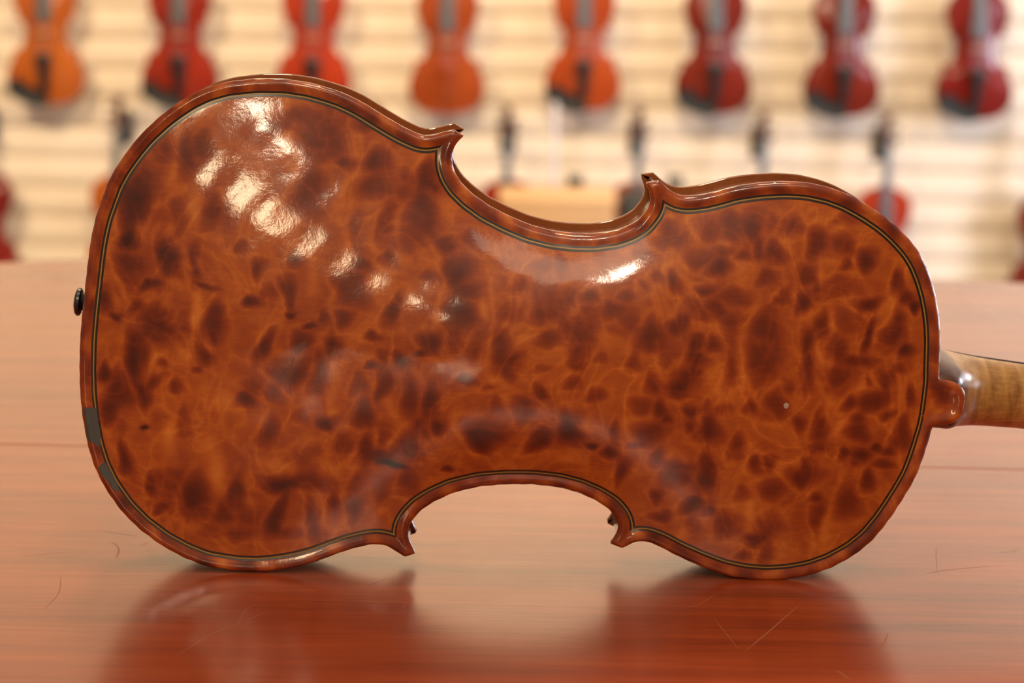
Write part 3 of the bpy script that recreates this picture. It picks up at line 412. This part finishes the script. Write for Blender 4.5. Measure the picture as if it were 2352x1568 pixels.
def parts_peg(T, a, side, w):
    rings = []
    for c, r in ((-13, 2.6), (13, 3.4), (15, 4.0), (16, 3.2), (19, 2.6)):
        rings.append(u_ring(10, lambda t: T(a+r*math.cos(t), side*c, w+r*math.sin(t))))
    head = []
    for c, r, h in ((18, 2.6, 2.4), (22, 7, 3), (27, 9.5, 3), (32, 7.5, 2.6), (34, 3, 2)):
        head.append(u_ring(12, lambda t: T(a+r*math.cos(t), side*c, w+h*math.sin(t))))
    return join(loft(rings), loft(head))
def parts_bridge(T):
    pts = [(-21, 10), (-20, 14), (-14, 18), (-20, 27), (-17, 35), (-8, 41), (0, 43), (8, 41), (17, 35), (20, 27), (14, 18), (20, 14), (21, 10), (11, 10), (9, 15), (4, 20), (-4, 20), (-9, 15), (-11, 10)]
    return loft([[T(195-h, c, w) for c, w in pts] for h in (2.0, -1.2)])
def parts_tail(T):
    rings = []
    for a, hw, w in ((30, 8, 21), (33, 10.5, 22), (60, 13, 26), (100, 17, 31), (130, 21.5, 35), (138, 21.5, 35.5), (141, 19, 34)):
        rings.append([T(a, -hw, w-2), T(a, hw, w-2), T(a, hw*.9, w+1), T(a, hw*.45, w+4.2), T(a, 0, w+5), T(a, -hw*.45, w+4.2), T(a, -hw*.9, w+1)])
    return loft(rings)
def parts_pin(T, wm=-18.0):
    rings = []
    for a, r in ((4, 3.6), (-1, 4.2), (-1.6, 4.6), (-2.0, 3.6), (-2.6, 3.4), (-3.0, 5.0), (-3.6, 5.9), (-4.6, 6.0), (-5.4, 5.2), (-6.0, 3.0)):
        rings.append(u_ring(24, lambda t: T(a, r*math.cos(t), wm+r*math.sin(t))))
    return loft(rings)
def parts_chin(T):
    O = catmull([(64, -94), (73, -80), (68, -62), (54, -45), (46, -28), (42, -8), (30, 5), (4, 7), (-5, -10), (-3, -32), (3, -54), (14, -76), (30, -94), (48, -102), (64, -94)], 6)[:-1]
    cen = O.mean(0); rings = []
    for sc, w in ((.90, 17), (1.0, 19), (1.0, 24), (.96, 26.5), (.80, 25.5), (.4, 23), (.1, 22.5)):
        rings.append([T(cen[0]+(p[0]-cen[0])*sc, cen[1]+(p[1]-cen[1])*sc, w) for p in O])
    foot = loft([u_ring(8, lambda t: T(2+2*math.cos(t), -14+3*math.sin(t), w)) for w in (-36, 20)])
    foot2 = loft([u_ring(8, lambda t: T(2+2*math.cos(t), -34+3*math.sin(t), w)) for w in (-36, 20)])
    return join(loft(rings), foot, foot2)
# ================================================================== the room
FZ, CZ, WY = -0.90, 1.90, 4.96
XL, XR, YF = -3.3, 3.3, -6.6
def slab(name, lo, hi, m, parent=None, bev=0):
    bm = bmesh.new(); box(bm, lo, hi, bev); return frombm(name, bm, m, parent)
struct(slab('floor', (XL-.1, YF-.1, FZ-.1), (XR+.1, WY+.2, FZ), M['floor']))
struct(slab('ceiling', (XL-.1, YF-.1, CZ), (XR+.1, WY+.2, CZ+.1), M['ceil']))
struct(slab('wall_left', (XL-.1, YF-.1, FZ), (XL, WY+.2, CZ), M['paint']))
struct(slab('wall_front', (XL, YF-.1, FZ), (XR, YF, CZ), M['paint']))
# right wall with a window opening
bm = bmesh.new()
for lo, hi in (((XR, YF-.1, FZ), (XR+.1, .1, CZ)), ((XR, 1.3, FZ), (XR+.1, 2.1, CZ)), ((XR, .1, FZ), (XR+.1, 1.3, -.25)), ((XR, .1, 1.35), (XR+.1, 1.3, CZ)), ((XR, 3.9, FZ), (XR+.1, WY+.2, CZ)), ((XR, 2.1, FZ), (XR+.1, 3.9, -.5)), ((XR, 2.1, 1.1), (XR+.1, 3.9, CZ))):
    box(bm, lo, hi)
struct(frombm('wall_right', bm, M['paint']))
win = empty('window_1', (XR, 3.0, .3)); win['kind'] = 'structure'
bm = bmesh.new()
for lo, hi in (((0, -.9, -.8), (.08, -.84, .8)), ((0, .84, -.8), (.08, .9, .8)), ((0, -.84, -.8), (.08, .84, -.74)), ((0, -.84, .74), (.08, .84, .8)), ((.01, -.02, -.74), (.07, .02, .74))): box(bm, lo, hi, .004)
frombm('window_frame', bm, M['pole'], win)
for y0, y1 in ((-.84, -.02), (.02, .84)): slab('pane', (.035, y0, -.74), (.041, y1, .74), M['glass'], win)
win2 = empty('window_2', (XR, .7, .55)); win2['kind'] = 'structure'
bm = bmesh.new()
for lo, hi in (((0, -.6, -.8), (.08, -.54, .8)), ((0, .54, -.8), (.08, .6, .8)), ((0, -.54, -.8), (.08, .54, -.74)), ((0, -.54, .74), (.08, .54, .8))): box(bm, lo, hi, .004)
frombm('window_frame', bm, M['pole'], win2)
slab('pane', (.035, -.54, -.74), (.041, .54, .74), M['glass'], win2)
# slatwall: backing board and one lath per course
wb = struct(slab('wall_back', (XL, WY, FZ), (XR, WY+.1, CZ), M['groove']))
P_ = .0762; z = FZ; k = 0; sm = None
while z < CZ-.01:
    h = min(P_-.010, CZ-z)
    if sm is None or h < P_-.0101:
        bm = bmesh.new(); box(bm, (XL, -.012, 0), (XR, 0, h), .0025); so = frombm('slat', bm, M['wall'], wb); sm = so.data if sm is None else sm
    else: so = bpy.data.objects.new('slat', sm); link(so, wb)
    so.location = (0, WY, z); z += P_

# ================================================================== table
tb = empty('dining_table', (0, .2, FZ), 0, 'wide glossy mahogany table with a rounded back edge carrying the burl-figured violin', 'table')
TY = R(-1.9)
def seam_y(x): return .2278-.0335*x
back = [(-.95, .30), (-.86, .52), (-.70, .705), (-.56, .80), (-.47, .855), (-.41, .885), (-.37, .937), (-.30, .950), (-.20, .952), (-.05, .948), (.1, .938), (.25, .918), (.4, .898), (.60, .85), (.75, .78), (.90, .62), (.98, .42), (1.0, .30)]
back[4:7] = [(-.455, .882), (-.41, .912), (-.365, .936)]
backc = catmull(back, .02)
frontc = catmull([(.98, .10), (.92, -.14), (.76, -.34), (.5, -.44), (0, -.47), (-.5, -.44), (-.76, -.34), (-.92, -.14), (-.95, .10)], .02)
def leaf(name, poly, parent):
    n = len(poly); P = np.array(poly); prof = [(0, -.026), (0, -.0012), (-.0002, -.0004), (-.0008, 0)]
    nn = normals(np.vstack([P[-1:], P, P[:1]]))[1:-1]
    A = sum(P[i-1][0]*P[i][1]-P[i][0]*P[i-1][1] for i in range(n))
    if A < 0: nn = -nn
    V = []; F = []
    for d, h in prof:
        q = P+nn*(-d); V += [(x, y-.2, h-FZ) for x, y in q]
    for j in range(len(prof)-1):
        for k in range(n): F.append((j*n+k, j*n+(k+1) % n, (j+1)*n+(k+1) % n, (j+1)*n+k))
    F.append(tuple(range((len(prof)-1)*n, len(prof)*n))); F.append(tuple(range(n-1, -1, -1)))
    bm = bmesh.new(); vs_ = [bm.verts.new(v) for v in V]
    for f in F: bm.faces.new([vs_[i] for i in f])
    o = frombm(name, bm, M['table'], parent, True, 35)
    for pg in o.data.polygons:
        if abs(pg.normal.z) > .99: pg.use_smooth = False
    return o
leaf('leaf', [(-.95, seam_y(-.95)+.0002)]+[tuple(p) for p in backc]+[(1.0, seam_y(1)+.0002)], tb)
leaf('leaf', [(.985, seam_y(.985)-.0002)]+[tuple(p) for p in frontc]+[(-.95, seam_y(-.95)-.0002)], tb)
bm = bmesh.new()
for lo, hi in (((-.72, -.50, .77), (.72, -.478, .874)), ((-.72, .528, .77), (.72, .55, .874)), ((-.72, -.478, .77), (-.698, .528, .874)), ((.698, -.478, .77), (.72, .528, .874))): box(bm, lo, hi, .002)
frombm('apron', bm, M['table'], tb)
for sx in (-1, 1):
    for sy, yy in ((-1, -.475), (1, .525)):
        bm = bmesh.new(); V, F = loft([[(sx*.70+dx*s, yy+dy*s, h) for dx, dy in ((-1, -1), (1, -1), (1, 1), (-1, 1))] for s, h in ((.014, 0), (.018, .25), (.026, .60), (.030, .76), (.034, .874))])
        vv = [bm.verts.new(v) for v in V]; [bm.faces.new([vv[i] for i in f]) for f in F]
        frombm('leg', bm, M['table'], tb)
# pale scratches worn into the top
def strip_on_table(pts, wd):
    P = catmull(pts, .003); nn = normals(P); n = len(P); V = []; F = []
    for i in range(n):
        ww = .6*wd*math.sin(math.pi*min(1, max(0, (i+.4)/(n-.2))))**.6
        V += [(P[i][0]+nn[i][0]*ww/2, P[i][1]-.2+nn[i][1]*ww/2, .00004-FZ), (P[i][0]-nn[i][0]*ww/2, P[i][1]-.2-nn[i][1]*ww/2, .00004-FZ)]
    for i in range(n-1): F.append((2*i, 2*i+1, 2*i+3, 2*i+2))
    return V, F
V, F = join(*[strip_on_table(p, w_) for p, w_ in SCR])
so = mesh('scratches', V, F, M['scratch'], tb); so['kind'] = 'stuff'; so['label'] = 'thin pale scratches worn into the table top'

# ================================================================== the violin on the table
loopU = UPN
def dense(P): return catmull(P, .35)
segL, segC, segU, segT = dense(LOW), dense(CB), dense(UPN), dense(CT)
I0, J0 = IJ
plan = np.vstack([catmull(LOW, 1.0), catmull(CB, 1.0), catmull(UPN[:I0+1], 1.0)[:-1], catmull(BT, .8), catmull(UPN[J0:], 1.0)[1:], catmull(CT, 1.0)])
keep = np.r_[True, np.hypot(*np.diff(plan, axis=0).T) > .05]; plan = plan[keep]
body_loop = np.vstack([catmull(LOW, 1.0), catmull(CB, 1.0), catmull(UPN, 1.0), catmull(CT, 1.0)])
keep = np.r_[True, np.hypot(*np.diff(body_loop, axis=0).T) > .05]; body_loop = body_loop[keep]
def wfun(X, Y):
    a = (X-AX0[0])*AXD[0]+(Y-AX0[1])*AXD[1]
    return np.interp(a, [-10, 60, 120, 160, 200, 235, 290, 365], [92, 95, 82, 58, 57, 66, 78, 76])
FB = Field(body_loop, 1.5, wfun)
FB.dense = resample(np.vstack([plan, plan[:1]]), len(FB.dense)); FB.loop = plan
VI = empty('violin', (0, 0, 0), R(1.0), 'large violin seen from the back, standing on its side on the table, burl-figured reddish brown', 'violin')
def to3(P, W): return np.c_[P[:, 0], -W, P[:, 1]]/1000.0
BLa = np.array(BL)
def figure(P):
    q = P.copy(); r_ = np.random.RandomState(3)
    for lam, amp in ((34, .8), (14, .35), (7, .14)):
        for _ in range(7):
            k = r_.normal(0, 1, 2); k = k/np.hypot(*k)*2*math.pi/lam/r_.uniform(.7, 1.4)
            q = q+np.outer(np.sin(P@k+r_.uniform(0, 6.3)), r_.normal(0, 1, 2))*amp*.38
    dark = np.zeros(len(P)); light = np.zeros(len(P)); soft = np.zeros(len(P))
    for i_, (x, y, rx, ry, s_, an) in enumerate(BLa):
        an = R(an+(r_.uniform(-9, 9) if abs(s_) < 2 else 0)); dx = q[:, 0]-x; dy = q[:, 1]-y
        ca, sa = math.cos(an), math.sin(an)
        u_ = (dx*ca-dy*sa)/rx; w_ = (dx*sa+dy*ca)/ry
        if 0 < s_ < 2:      # lens and wedge shapes, one flank sharper than the other
            u_ = u_*(1+.32*np.clip(w_, -1.4, 1.4)*(1 if i_ % 3 else -1)); u_ = u_*np.where(u_ < 0, 1.12, .88); u_ /= 1.14; w_ /= 1.16
        e = u_*u_+w_*w_
        g = np.exp(-(e*.80)**1.35)
        if s_ > 0: dark = np.maximum(dark, s_*g); soft += .20*s_*np.exp(-e*.35)
        else: light = np.maximum(light, -s_*np.exp(-e*.8))
        if 0 < s_ < 2: light = np.maximum(light, .55*np.exp(-((np.sqrt(e)-1.55)/.30)**2)*min(1, s_)*np.where(u_ < 0, 1, .45))
    dark = dark+soft-.15
    v = dark*1.15-light*(1-np.clip(dark, 0, 1))*1.15
    # darker towards the tail end
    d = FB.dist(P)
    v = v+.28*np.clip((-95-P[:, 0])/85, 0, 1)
    # mottled rim outside the inlay
    rim = np.clip((6.5-d)/2, 0, 1); z_ = np.zeros(len(P))
    for _ in range(9):
        k = r_.normal(0, 1, 2); k = k/np.hypot(*k)*2*math.pi/r_.uniform(7, 22); z_ += np.sin(P@k+r_.uniform(0, 6.3))
    v = v*(1-rim*.6)+rim*(.60+z_*.20)
    return v
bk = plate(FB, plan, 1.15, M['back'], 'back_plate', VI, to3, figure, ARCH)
bk['label'] = 'arched back of quilted, dark-mottled reddish brown maple'
# inlay strips and patches lie in the surface of the back
def curved_strips(d0, d1, name, m, lift, label, parent, to3_=to3, fld=None):
    A = inset_curves([segL, segC, segU, segT], d0); B = inset_curves([segL, segC, segU, segT], d1)
    parts = []
    for a_, b_ in zip(A, B):
        n = int(np.hypot(*np.diff(a_, axis=0).T).sum()/1.0); a_ = resample(a_, n); b_ = resample(b_, n)
        ha = FB.height(a_, ARCH)+PURF_UND(a_); hb = FB.height(b_, ARCH)+PURF_UND(b_)
        V = list(to3(a_, ha-.25))+list(to3(a_, ha+lift))+list(to3(b_, hb+lift))+list(to3(b_, hb-.25)); F = []
        for r_ in range(3):
            for k in range(n-1): F.append((r_*n+k, r_*n+k+1, (r_+1)*n+k+1, (r_+1)*n+k))
        parts.append((V, F))
    V, F = join(*parts); o = mesh(name, V, F, m, parent, True, 40); o['label'] = label; return o
def PURF_UND(P): return np.zeros(len(P))
curved_strips(4.85, 5.68, 'purfling', M['black'], .075, 'thin black outer inlay line', bk)
curved_strips(5.68, 6.22, 'purfling', M['gold'], .085, 'thin golden middle inlay line', bk)
curved_strips(6.22, 7.1, 'purfling', M['black'], .075, 'thin black inner inlay line', bk)
for lab, poly in zip(('grey filler patch over the edge inlay', 'smaller grey filler patch beside the edge inlay'), PATCH):
    C = resample(np.array(poly+poly[:1]), 61)[:-1]; C = C+rng.normal(0, .10, C.shape); n = len(C); g = np.array([(x, y) for x in np.arange(C[:, 0].min(), C[:, 0].max(), .8) for y in np.arange(C[:, 1].min(), C[:, 1].max(), .8)])
    pts = [Vector(p) for p in C]+[Vector(p) for p in g]
    r_ = geometry.delaunay_2d_cdt(pts, [(i, (i+1) % n) for i in range(n)], [], 1, 1e-5, False)
    VP = np.array([tuple(v) for v in r_[0]]); H = FB.height(VP, ARCH)+.14
    pb = Field.__new__(Field); pb.loop = C; FA = np.array([tuple(f) for f in r_[2]]); FA = FA[pb.inside(VP[FA].mean(1))].tolist()
    o = mesh('filler_patch', list(to3(VP, H)), [tuple(f) for f in FA], M['patch'], bk); o['label'] = lab
sp = np.array([(SPECK[0]+1.1*math.cos(t_)*(1+.12*math.sin(3*t_)), SPECK[1]+1.25*math.sin(t_)) for t_ in np.linspace(0, 2*math.pi, 15)[:-1]]+[SPECK])
spH = FB.height(sp, ARCH)+undulation(FB, sp, 1)+SPU*.6; spH[-1] += .12
o = mesh('wax_speck', list(to3(sp, spH)), [(k, (k+1) % 14, 14) for k in range(14)], M['speck'], bk); o['label'] = 'small pale speck near the neck end'
# ribs, front
ribc = inset_curves([segL, segC, segU, segT], 2.7)
V, F = wall_band(ribc, -2.5, -33.6, to3)
mesh('ribs', V, F, M['rib'], VI, True, 50)
def to3f(P, W): return np.c_[P[:, 0], 36.2+W, P[:, 1]]/1000.0
fp = plate(FB, body_loop, 4.0, M['spruce'], 'front_plate', VI, to3f, None, 12.0, (.5, 1.2, 2.2, 4.0), 0)
def TM(a, c, w_):
    p = AX0+AXD*a+AXC*c; return (p[0]/1000, (37.0+w_)/1000, p[1]/1000)
def TN(a, c, w_):
    k = min(1, max(0, (a-362)/12)); return TM(a, c*(1+.09*k)-1.2*k, w_)
V, F, st = parts_neck(TN)
nk = mesh('neck', V, F, M['neck'], VI, True, 60, {'stain': st}); nk['label'] = 'bare yellow maple neck with dark stained heel'
for nm, pf, mt in (('fingerboard', parts_fboard, 'ebony'), ('scroll', parts_pegbox, 'neck'), ('bridge', parts_bridge, 'bridge'), ('tailpiece', parts_tail, 'ebony')):
    V, F = pf(TN if nm in ('fingerboard', 'scroll') else TM); mesh(nm, V, F, M[mt], VI, True, 40)
V, F = parts_pin(TM, -17.5); mesh('end_button', V, F, M['ebony'], VI, True, 30)
for a, s_, w_ in ((505, 1, -6), (522, -1, -9), (539, 1, -13), (553, -1, -17)):
    V, F = parts_peg(TM, a, s_, w_); mesh('peg', V, F, M['ebony'], VI, True, 40)
def parts_string(T, i):
    c0, c1 = (-8, -2.7, 2.7, 8)[i], (-16.5, -5.5, 5.5, 16.5)[i]
    return tube([T(138, c0*1.5, 38), T(194, c1, 43.5 if i in (1, 2) else 38.5), T(484, c0, 6.5), T(520, c0*.6, -6)], .0004, 6)
for i in range(4):
    V, F = parts_string(TM, i); mesh('string', V, F, M['string'], VI, True, 60)

# ================================================================== violins on the wall
half = [p for p in (list(map(tuple, LOW))+list(map(tuple, CB))+list(map(tuple, UPN)))]
HP = np.array(half); ac = np.c_[(HP-AX0)@AXD, (HP-AX0)@AXC]
i0 = np.where((ac[:, 1] < 0))[0]; ac = ac[i0]; e_ = np.argmax(ac[:, 0]); ac = ac[:e_+1]; ac = ac[ac[:, 1] < -1.5]
ac[:, 0] -= ac[:, 0].min(); 
hb = np.vstack([[0, 0], ac, [ac[:, 0].max()+.3, 0]]); hb[:, 0] *= 356/hb[:, 0].max(); hb[:, 1] *= 104/abs(hb[:, 1]).max()
bg_loop = np.vstack([hb, (hb*[1, -1])[::-1][1:-1]])
def wf2(X, Y): return np.interp(X, [-10, 60, 120, 160, 200, 235, 290, 365], [92, 95, 82, 58, 57, 66, 78, 76])
FG = Field(bg_loop, 3.0, wf2)
def TB(a, c, w_): return (c/1000, -w_/1000, a/1000)       # hangs upright, front towards -y, tail end at the origin
def tbf(P, W): return np.c_[P[:, 1], -(W-1.6), P[:, 0]]/1000.0
def tbb(P, W): return np.c_[P[:, 1], 37.0+W, P[:, 0]]/1000.0
COL = dict(head=varnish('dark_brown_varnish', (0.109, 0.0217, 0.0093), (0.055, 0.0099, 0.0056)),
    amber=varnish('amber_varnish', (0.484, 0.1240, 0.0136), (0.312, 0.0589, 0.0074)), brown=varnish('orange_brown_varnish', (0.390, 0.0713, 0.0112), (0.234, 0.0341, 0.0062)),
    orange=varnish('orange_varnish', (0.437, 0.0713, 0.0093), (0.257, 0.0310, 0.0062)), red=varnish('red_varnish', (0.351, 0.0248, 0.0062), (0.156, 0.0087, 0.0043)),
    vermilion=varnish('vermilion_varnish', (0.468, 0.0434, 0.0074), (0.257, 0.0186, 0.0056)), crimson=varnish('crimson_varnish', (0.265, 0.0112, 0.0056), (0.101, 0.0043, 0.0037)),
    maroon=varnish('dark_red_varnish', (0.234, 0.0186, 0.0062), (0.101, 0.0074, 0.0043)))
def fhole(side):
    P = catmull([(222, 24), (226, 21), (229, 25), (226, 30), (218, 31), (205, 33), (190, 36), (176, 41), (166, 42), (161, 46), (164, 50), (169, 48), (168, 44)], 1.5)
    P[:, 1] *= side; nn = normals(P); n = len(P); wd = np.interp(np.linspace(0, 1, n), [0, .15, .3, .5, .7, .85, 1], [3.2, 2.6, 2.2, 3.0, 2.2, 2.6, 3.2])[:, None]
    a_, b_ = P+nn*wd/2, P-nn*wd/2; V = list(tbf(a_, FG.height(a_, 13)+.3))+list(tbf(b_, FG.height(b_, 13)+.3))
    return V, [(k, k+1, n+k+1, n+k) for k in range(n-1)]
def build_bg():
    root = empty('violin'); O = []
    top = plate(FG, bg_loop, 7.0, COL['red'], 'front_plate', root, tbf, None, 13.0, (.5, 1.2, 2.2, 4.0, 6.5), 0)
    for s_ in (1, -1):
        V, F = fhole(s_); mesh('sound_hole', V, F, M['ebony'], top)
    bp = plate(FG, bg_loop, 9.0, COL['red'], 'back_plate', root, tbb, None, 12.0, (.5, 1.2, 2.2, 4.0, 6.5), 0)
    segs = [catmull(bg_loop, 1.0)]
    c = catmull(np.vstack([bg_loop, bg_loop[:1]]), 1.5); c = c+normals(c)*2.5
    V, F = wall_band([c], 0, 0, lambda P, W: np.c_[P[:, 1], W*0, P[:, 0]], 240)
    n = 240; q = resample(c, n); nn = normals(q)
    V = [(y/1000, .003, x/1000) for x, y in q]+[(y/1000, .035, x/1000) for x, y in q]
    mesh('ribs', V, [(k, k+1, n+k+1, n+k) for k in range(n-1)], COL['red'], root, True, 50)
    V, F, st = parts_neck(TB); mesh('neck', V, F, COL['red'], root, True, 60)
    V, F = parts_fboard(TB, 226); mesh('fingerboard', V, F, M['fboard'], root, True, 40)
    V, F = parts_pegbox(TB); mesh('scroll', V, F, COL['head'], root, True, 40)
    V, F = parts_bridge(TB); mesh('bridge', V, F, M['bridge'], root, True, 40)
    V, F = parts_tail(TB); mesh('tailpiece', V, F, M['ebony'], root, True, 40)
    V, F = parts_pin(TB); mesh('end_button', V, F, M['ebony'], root, True, 30)
    V, F = parts_chin(TB); mesh('chin_rest', V, F, M['chin'], root, True, 50)
    for a, s_, w_ in ((505, 1, -6), (522, -1, -9), (539, 1, -13), (553, -1, -17)):
        V, F = parts_peg(TB, a, s_, w_); mesh('peg', V, F, M['pegw'], root, True, 40)
    for i in range(4):
        V, F = parts_string(TB, i); mesh('string', V, F, M['string'], root, True, 60)
    for ch in root.children:
        for o in [ch]+list(ch.children):
            if o.material_slots and o.material_slots[0].material == COL['red']:
                o.material_slots[0].link = 'OBJECT'; o['varnished'] = 1
    return root
proto = build_bg()
def place(root, x, z, s, y, c, label, group, rz=0, skip=()):
    root.location = (x, y, z); root.scale = (s, s, s); root.rotation_euler = (0, 0, rz)
    root['label'] = label; root['category'] = 'violin'; root['group'] = group
    for ch in list(root.children):
        if ch.name.split('.')[0] in skip: bpy.data.objects.remove(ch); continue
        for o in [ch]+list(ch.children):
            if o.get('varnished'): o.material_slots[0].material = COL[c]
def dup(root):
    r = root.copy(); col.objects.link(r)
    for ch in root.children:
        c = ch.copy(); col.objects.link(c); c.parent = r
        for g in ch.children:
            d = g.copy(); col.objects.link(d); d.parent = c
    return r
UPR = [(-1.1807, -.1534, 'amber', 'amber violin hanging at the far left of the upper row'),
       (-.8452, -.1539, 'red', 'red violin second from the left in the upper row, black chin rest'),
       (-.5108, -.1545, 'vermilion', 'orange-red violin, upper row, partly covered by the top of the table violin'),
       (-.1752, -.1606, 'brown', 'orange-brown violin without a chin rest, fourth from left in the upper row'),
       (.1655, -.1458, 'orange', 'orange violin with black chin rest in the upper row, above the white pole'),
       (.4934, -.1487, 'maroon', 'dark red violin in the upper row, third from the right'),
       (.8157, -.1495, 'maroon', 'dark red violin, second from the right in the upper row'),
       (1.148, -.1512, 'crimson', 'glossy crimson violin at the far right of the upper row')]
LOR = [(-1.345, -.1288, .86, 'crimson', 'dark crimson violin cut off by the left picture edge, lower row'),
       (-1.0001, -.1290, .86, 'amber', 'amber violin in the lower row, mostly hidden behind the table violin\'s left side'),
       (-.3536, -.1400, .80, 'orange', 'lower row violin, only its scroll tip showing above the table violin'),
       (-.0193, -.1390, .80, 'red', 'lower row violin with its neck just left of the white pole'),
       (.3105, -.1390, .80, 'orange', 'orange violin in the lower row standing behind the black case'),
       (.624, -.1410, .80, 'red', 'lower row violin, only dark head and neck showing above the table violin\'s right side'),
       (.9364, -.1410, .80, 'vermilion', 'bright orange-red lower row violin above the table violin\'s right end'),
       (1.350, -.1400, .86, 'maroon', 'reddish brown violin cut off by the right picture edge, lower row')]
VY = 4.84
done = []
for i, (x, zz, c, lab) in enumerate(UPR): done.append((x, zz-.003, .92, c, lab, 'violins hanging in the upper row'))
for i, (x, zt, s, c, lab) in enumerate(LOR): done.append((x, zt-.5875*s, s, c, lab, 'violins hanging in the lower row'))
roots = [proto]+[dup(proto) for _ in range(len(done)-1)]
for r_, (x, zz, s, c, lab, g) in zip(roots, done):
    place(r_, x, zz, s, VY, c, lab, g, BGROT, ('chin_rest', ) if 'without a chin' in lab else ())
    if 'without a chin' in lab:
        for ch in r_.children:
            if ch.name.startswith('tailpiece'): ch.material_slots[0].link = 'OBJECT'; ch.material_slots[0].material = COL['brown']; ch['label'] = 'reddish brown wooden tailpiece'
# hangers
hg = empty('wall_hanger')
bm = bmesh.new(); box(bm, (-.022, .100, -.048), (.022, .108, .036), .004); frombm('back_plate', bm, M['metal'], hg)
V, F = tube([(0, .101, 0), (0, .030, 0)], .004, 8); a_ = mesh('arm', V, F, M['metal'], hg, True, 50)
for s_ in (-1, 1):
    V, F = tube([(0, .030, 0), (s_*.0165, .028, 0), (s_*.0175, .018, 0), (s_*.0175, -.010, .001), (s_*.0175, -.014, .006)], .0035, 8); mesh('prong', V, F, M['foam'], hg, True, 50)
hr = [hg]+[dup(hg) for _ in done[1:]]
WH = ['far left', 'second', 'third', 'fourth', 'fifth', 'sixth', 'seventh', 'far right']
for k, (r_, (x, zz, s, c, lab, g)) in enumerate(zip(hr, done)):
    r_.location = (x, VY, zz+.488*s)
    short = lab.split(' in the lower row')[0].split(' violin')[0]
    r_['label'] = ('black padded hanger of the %s violin in the %s row' % (WH[k % 8]+(' from the left' if 0 < k % 8 < 7 else ''), 'upper' if k < 8 else 'lower'))
    r_['category'] = 'violin hanger'; r_['group'] = 'hangers of the '+('upper' if k < 8 else 'lower')+' row'
# empty hooks on the slatwall
for k, (x, zz, lab) in enumerate(((.155, -.335, 'empty black hook on the wall right of the white pole'), (.412, -.330, 'empty black wall hook right of the black case'))):
    o = empty('wall_hook', (x, WY-.012, zz), 0, lab, 'hook', 'empty wall hooks')
    bm = bmesh.new(); box(bm, (-.020, -.006, -.012), (.020, 0, .014), .002); frombm('back_plate', bm, M['metal'], o)
    V, F = tube([(0, -.004, 0), (0, -.06, -.002), (0, -.075, .006)], .0035, 8); mesh('peg', V, F, M['metal'], o, True, 50)
# tan box with a light top, black case, white pole
bx = empty('storage_box', (.099, 4.30, FZ), 0, 'tan box with a lighter lid standing on the floor behind the table violin\'s waist', 'box')
bm = bmesh.new(); box(bm, (-.131, -.02, 0), (.131, .17, .583), .004); frombm('carton', bm, M['card'], bx)
bm = bmesh.new(); box(bm, (-.134, -.023, .583), (.134, .173, .597), .003); frombm('lid', bm, M['cardtop'], bx)
cs = empty('instrument_case', (.305, 4.34, FZ), 0, 'black upright instrument case beside the tan box', 'case')
bm = bmesh.new(); box(bm, (-.062, -.06, 0), (.10, .12, .60), .02); frombm('shell', bm, M['case'], cs)
bm = bmesh.new(); box(bm, (-.0625, .026, .012), (.1005, .032, .588), .001); frombm('seam_band', bm, M['chrome'], cs)
V, F = tube([(-.02, -.058, .28), (-.02, -.085, .29), (-.02, -.085, .40), (-.02, -.058, .41)], .006, 8); mesh('handle', V, F, M['metal'], cs, True, 50)
pl = empty('pole', (.0925, 4.57, FZ), 0, 'thin white pole standing upright just behind the tan box', 'pole')
V, F = tube([(0, 0, .012), (0, 0, .785), (0, 0, .792)], [.0075, .0075, .003], 16); mesh('shaft', V, F, M['pole'], pl, True, 50)
V, F = tube([(0, 0, 0), (0, 0, .010), (0, 0, .014)], [.07, .07, .03], 24); mesh('foot', V, F, M['pole'], pl, True, 50)
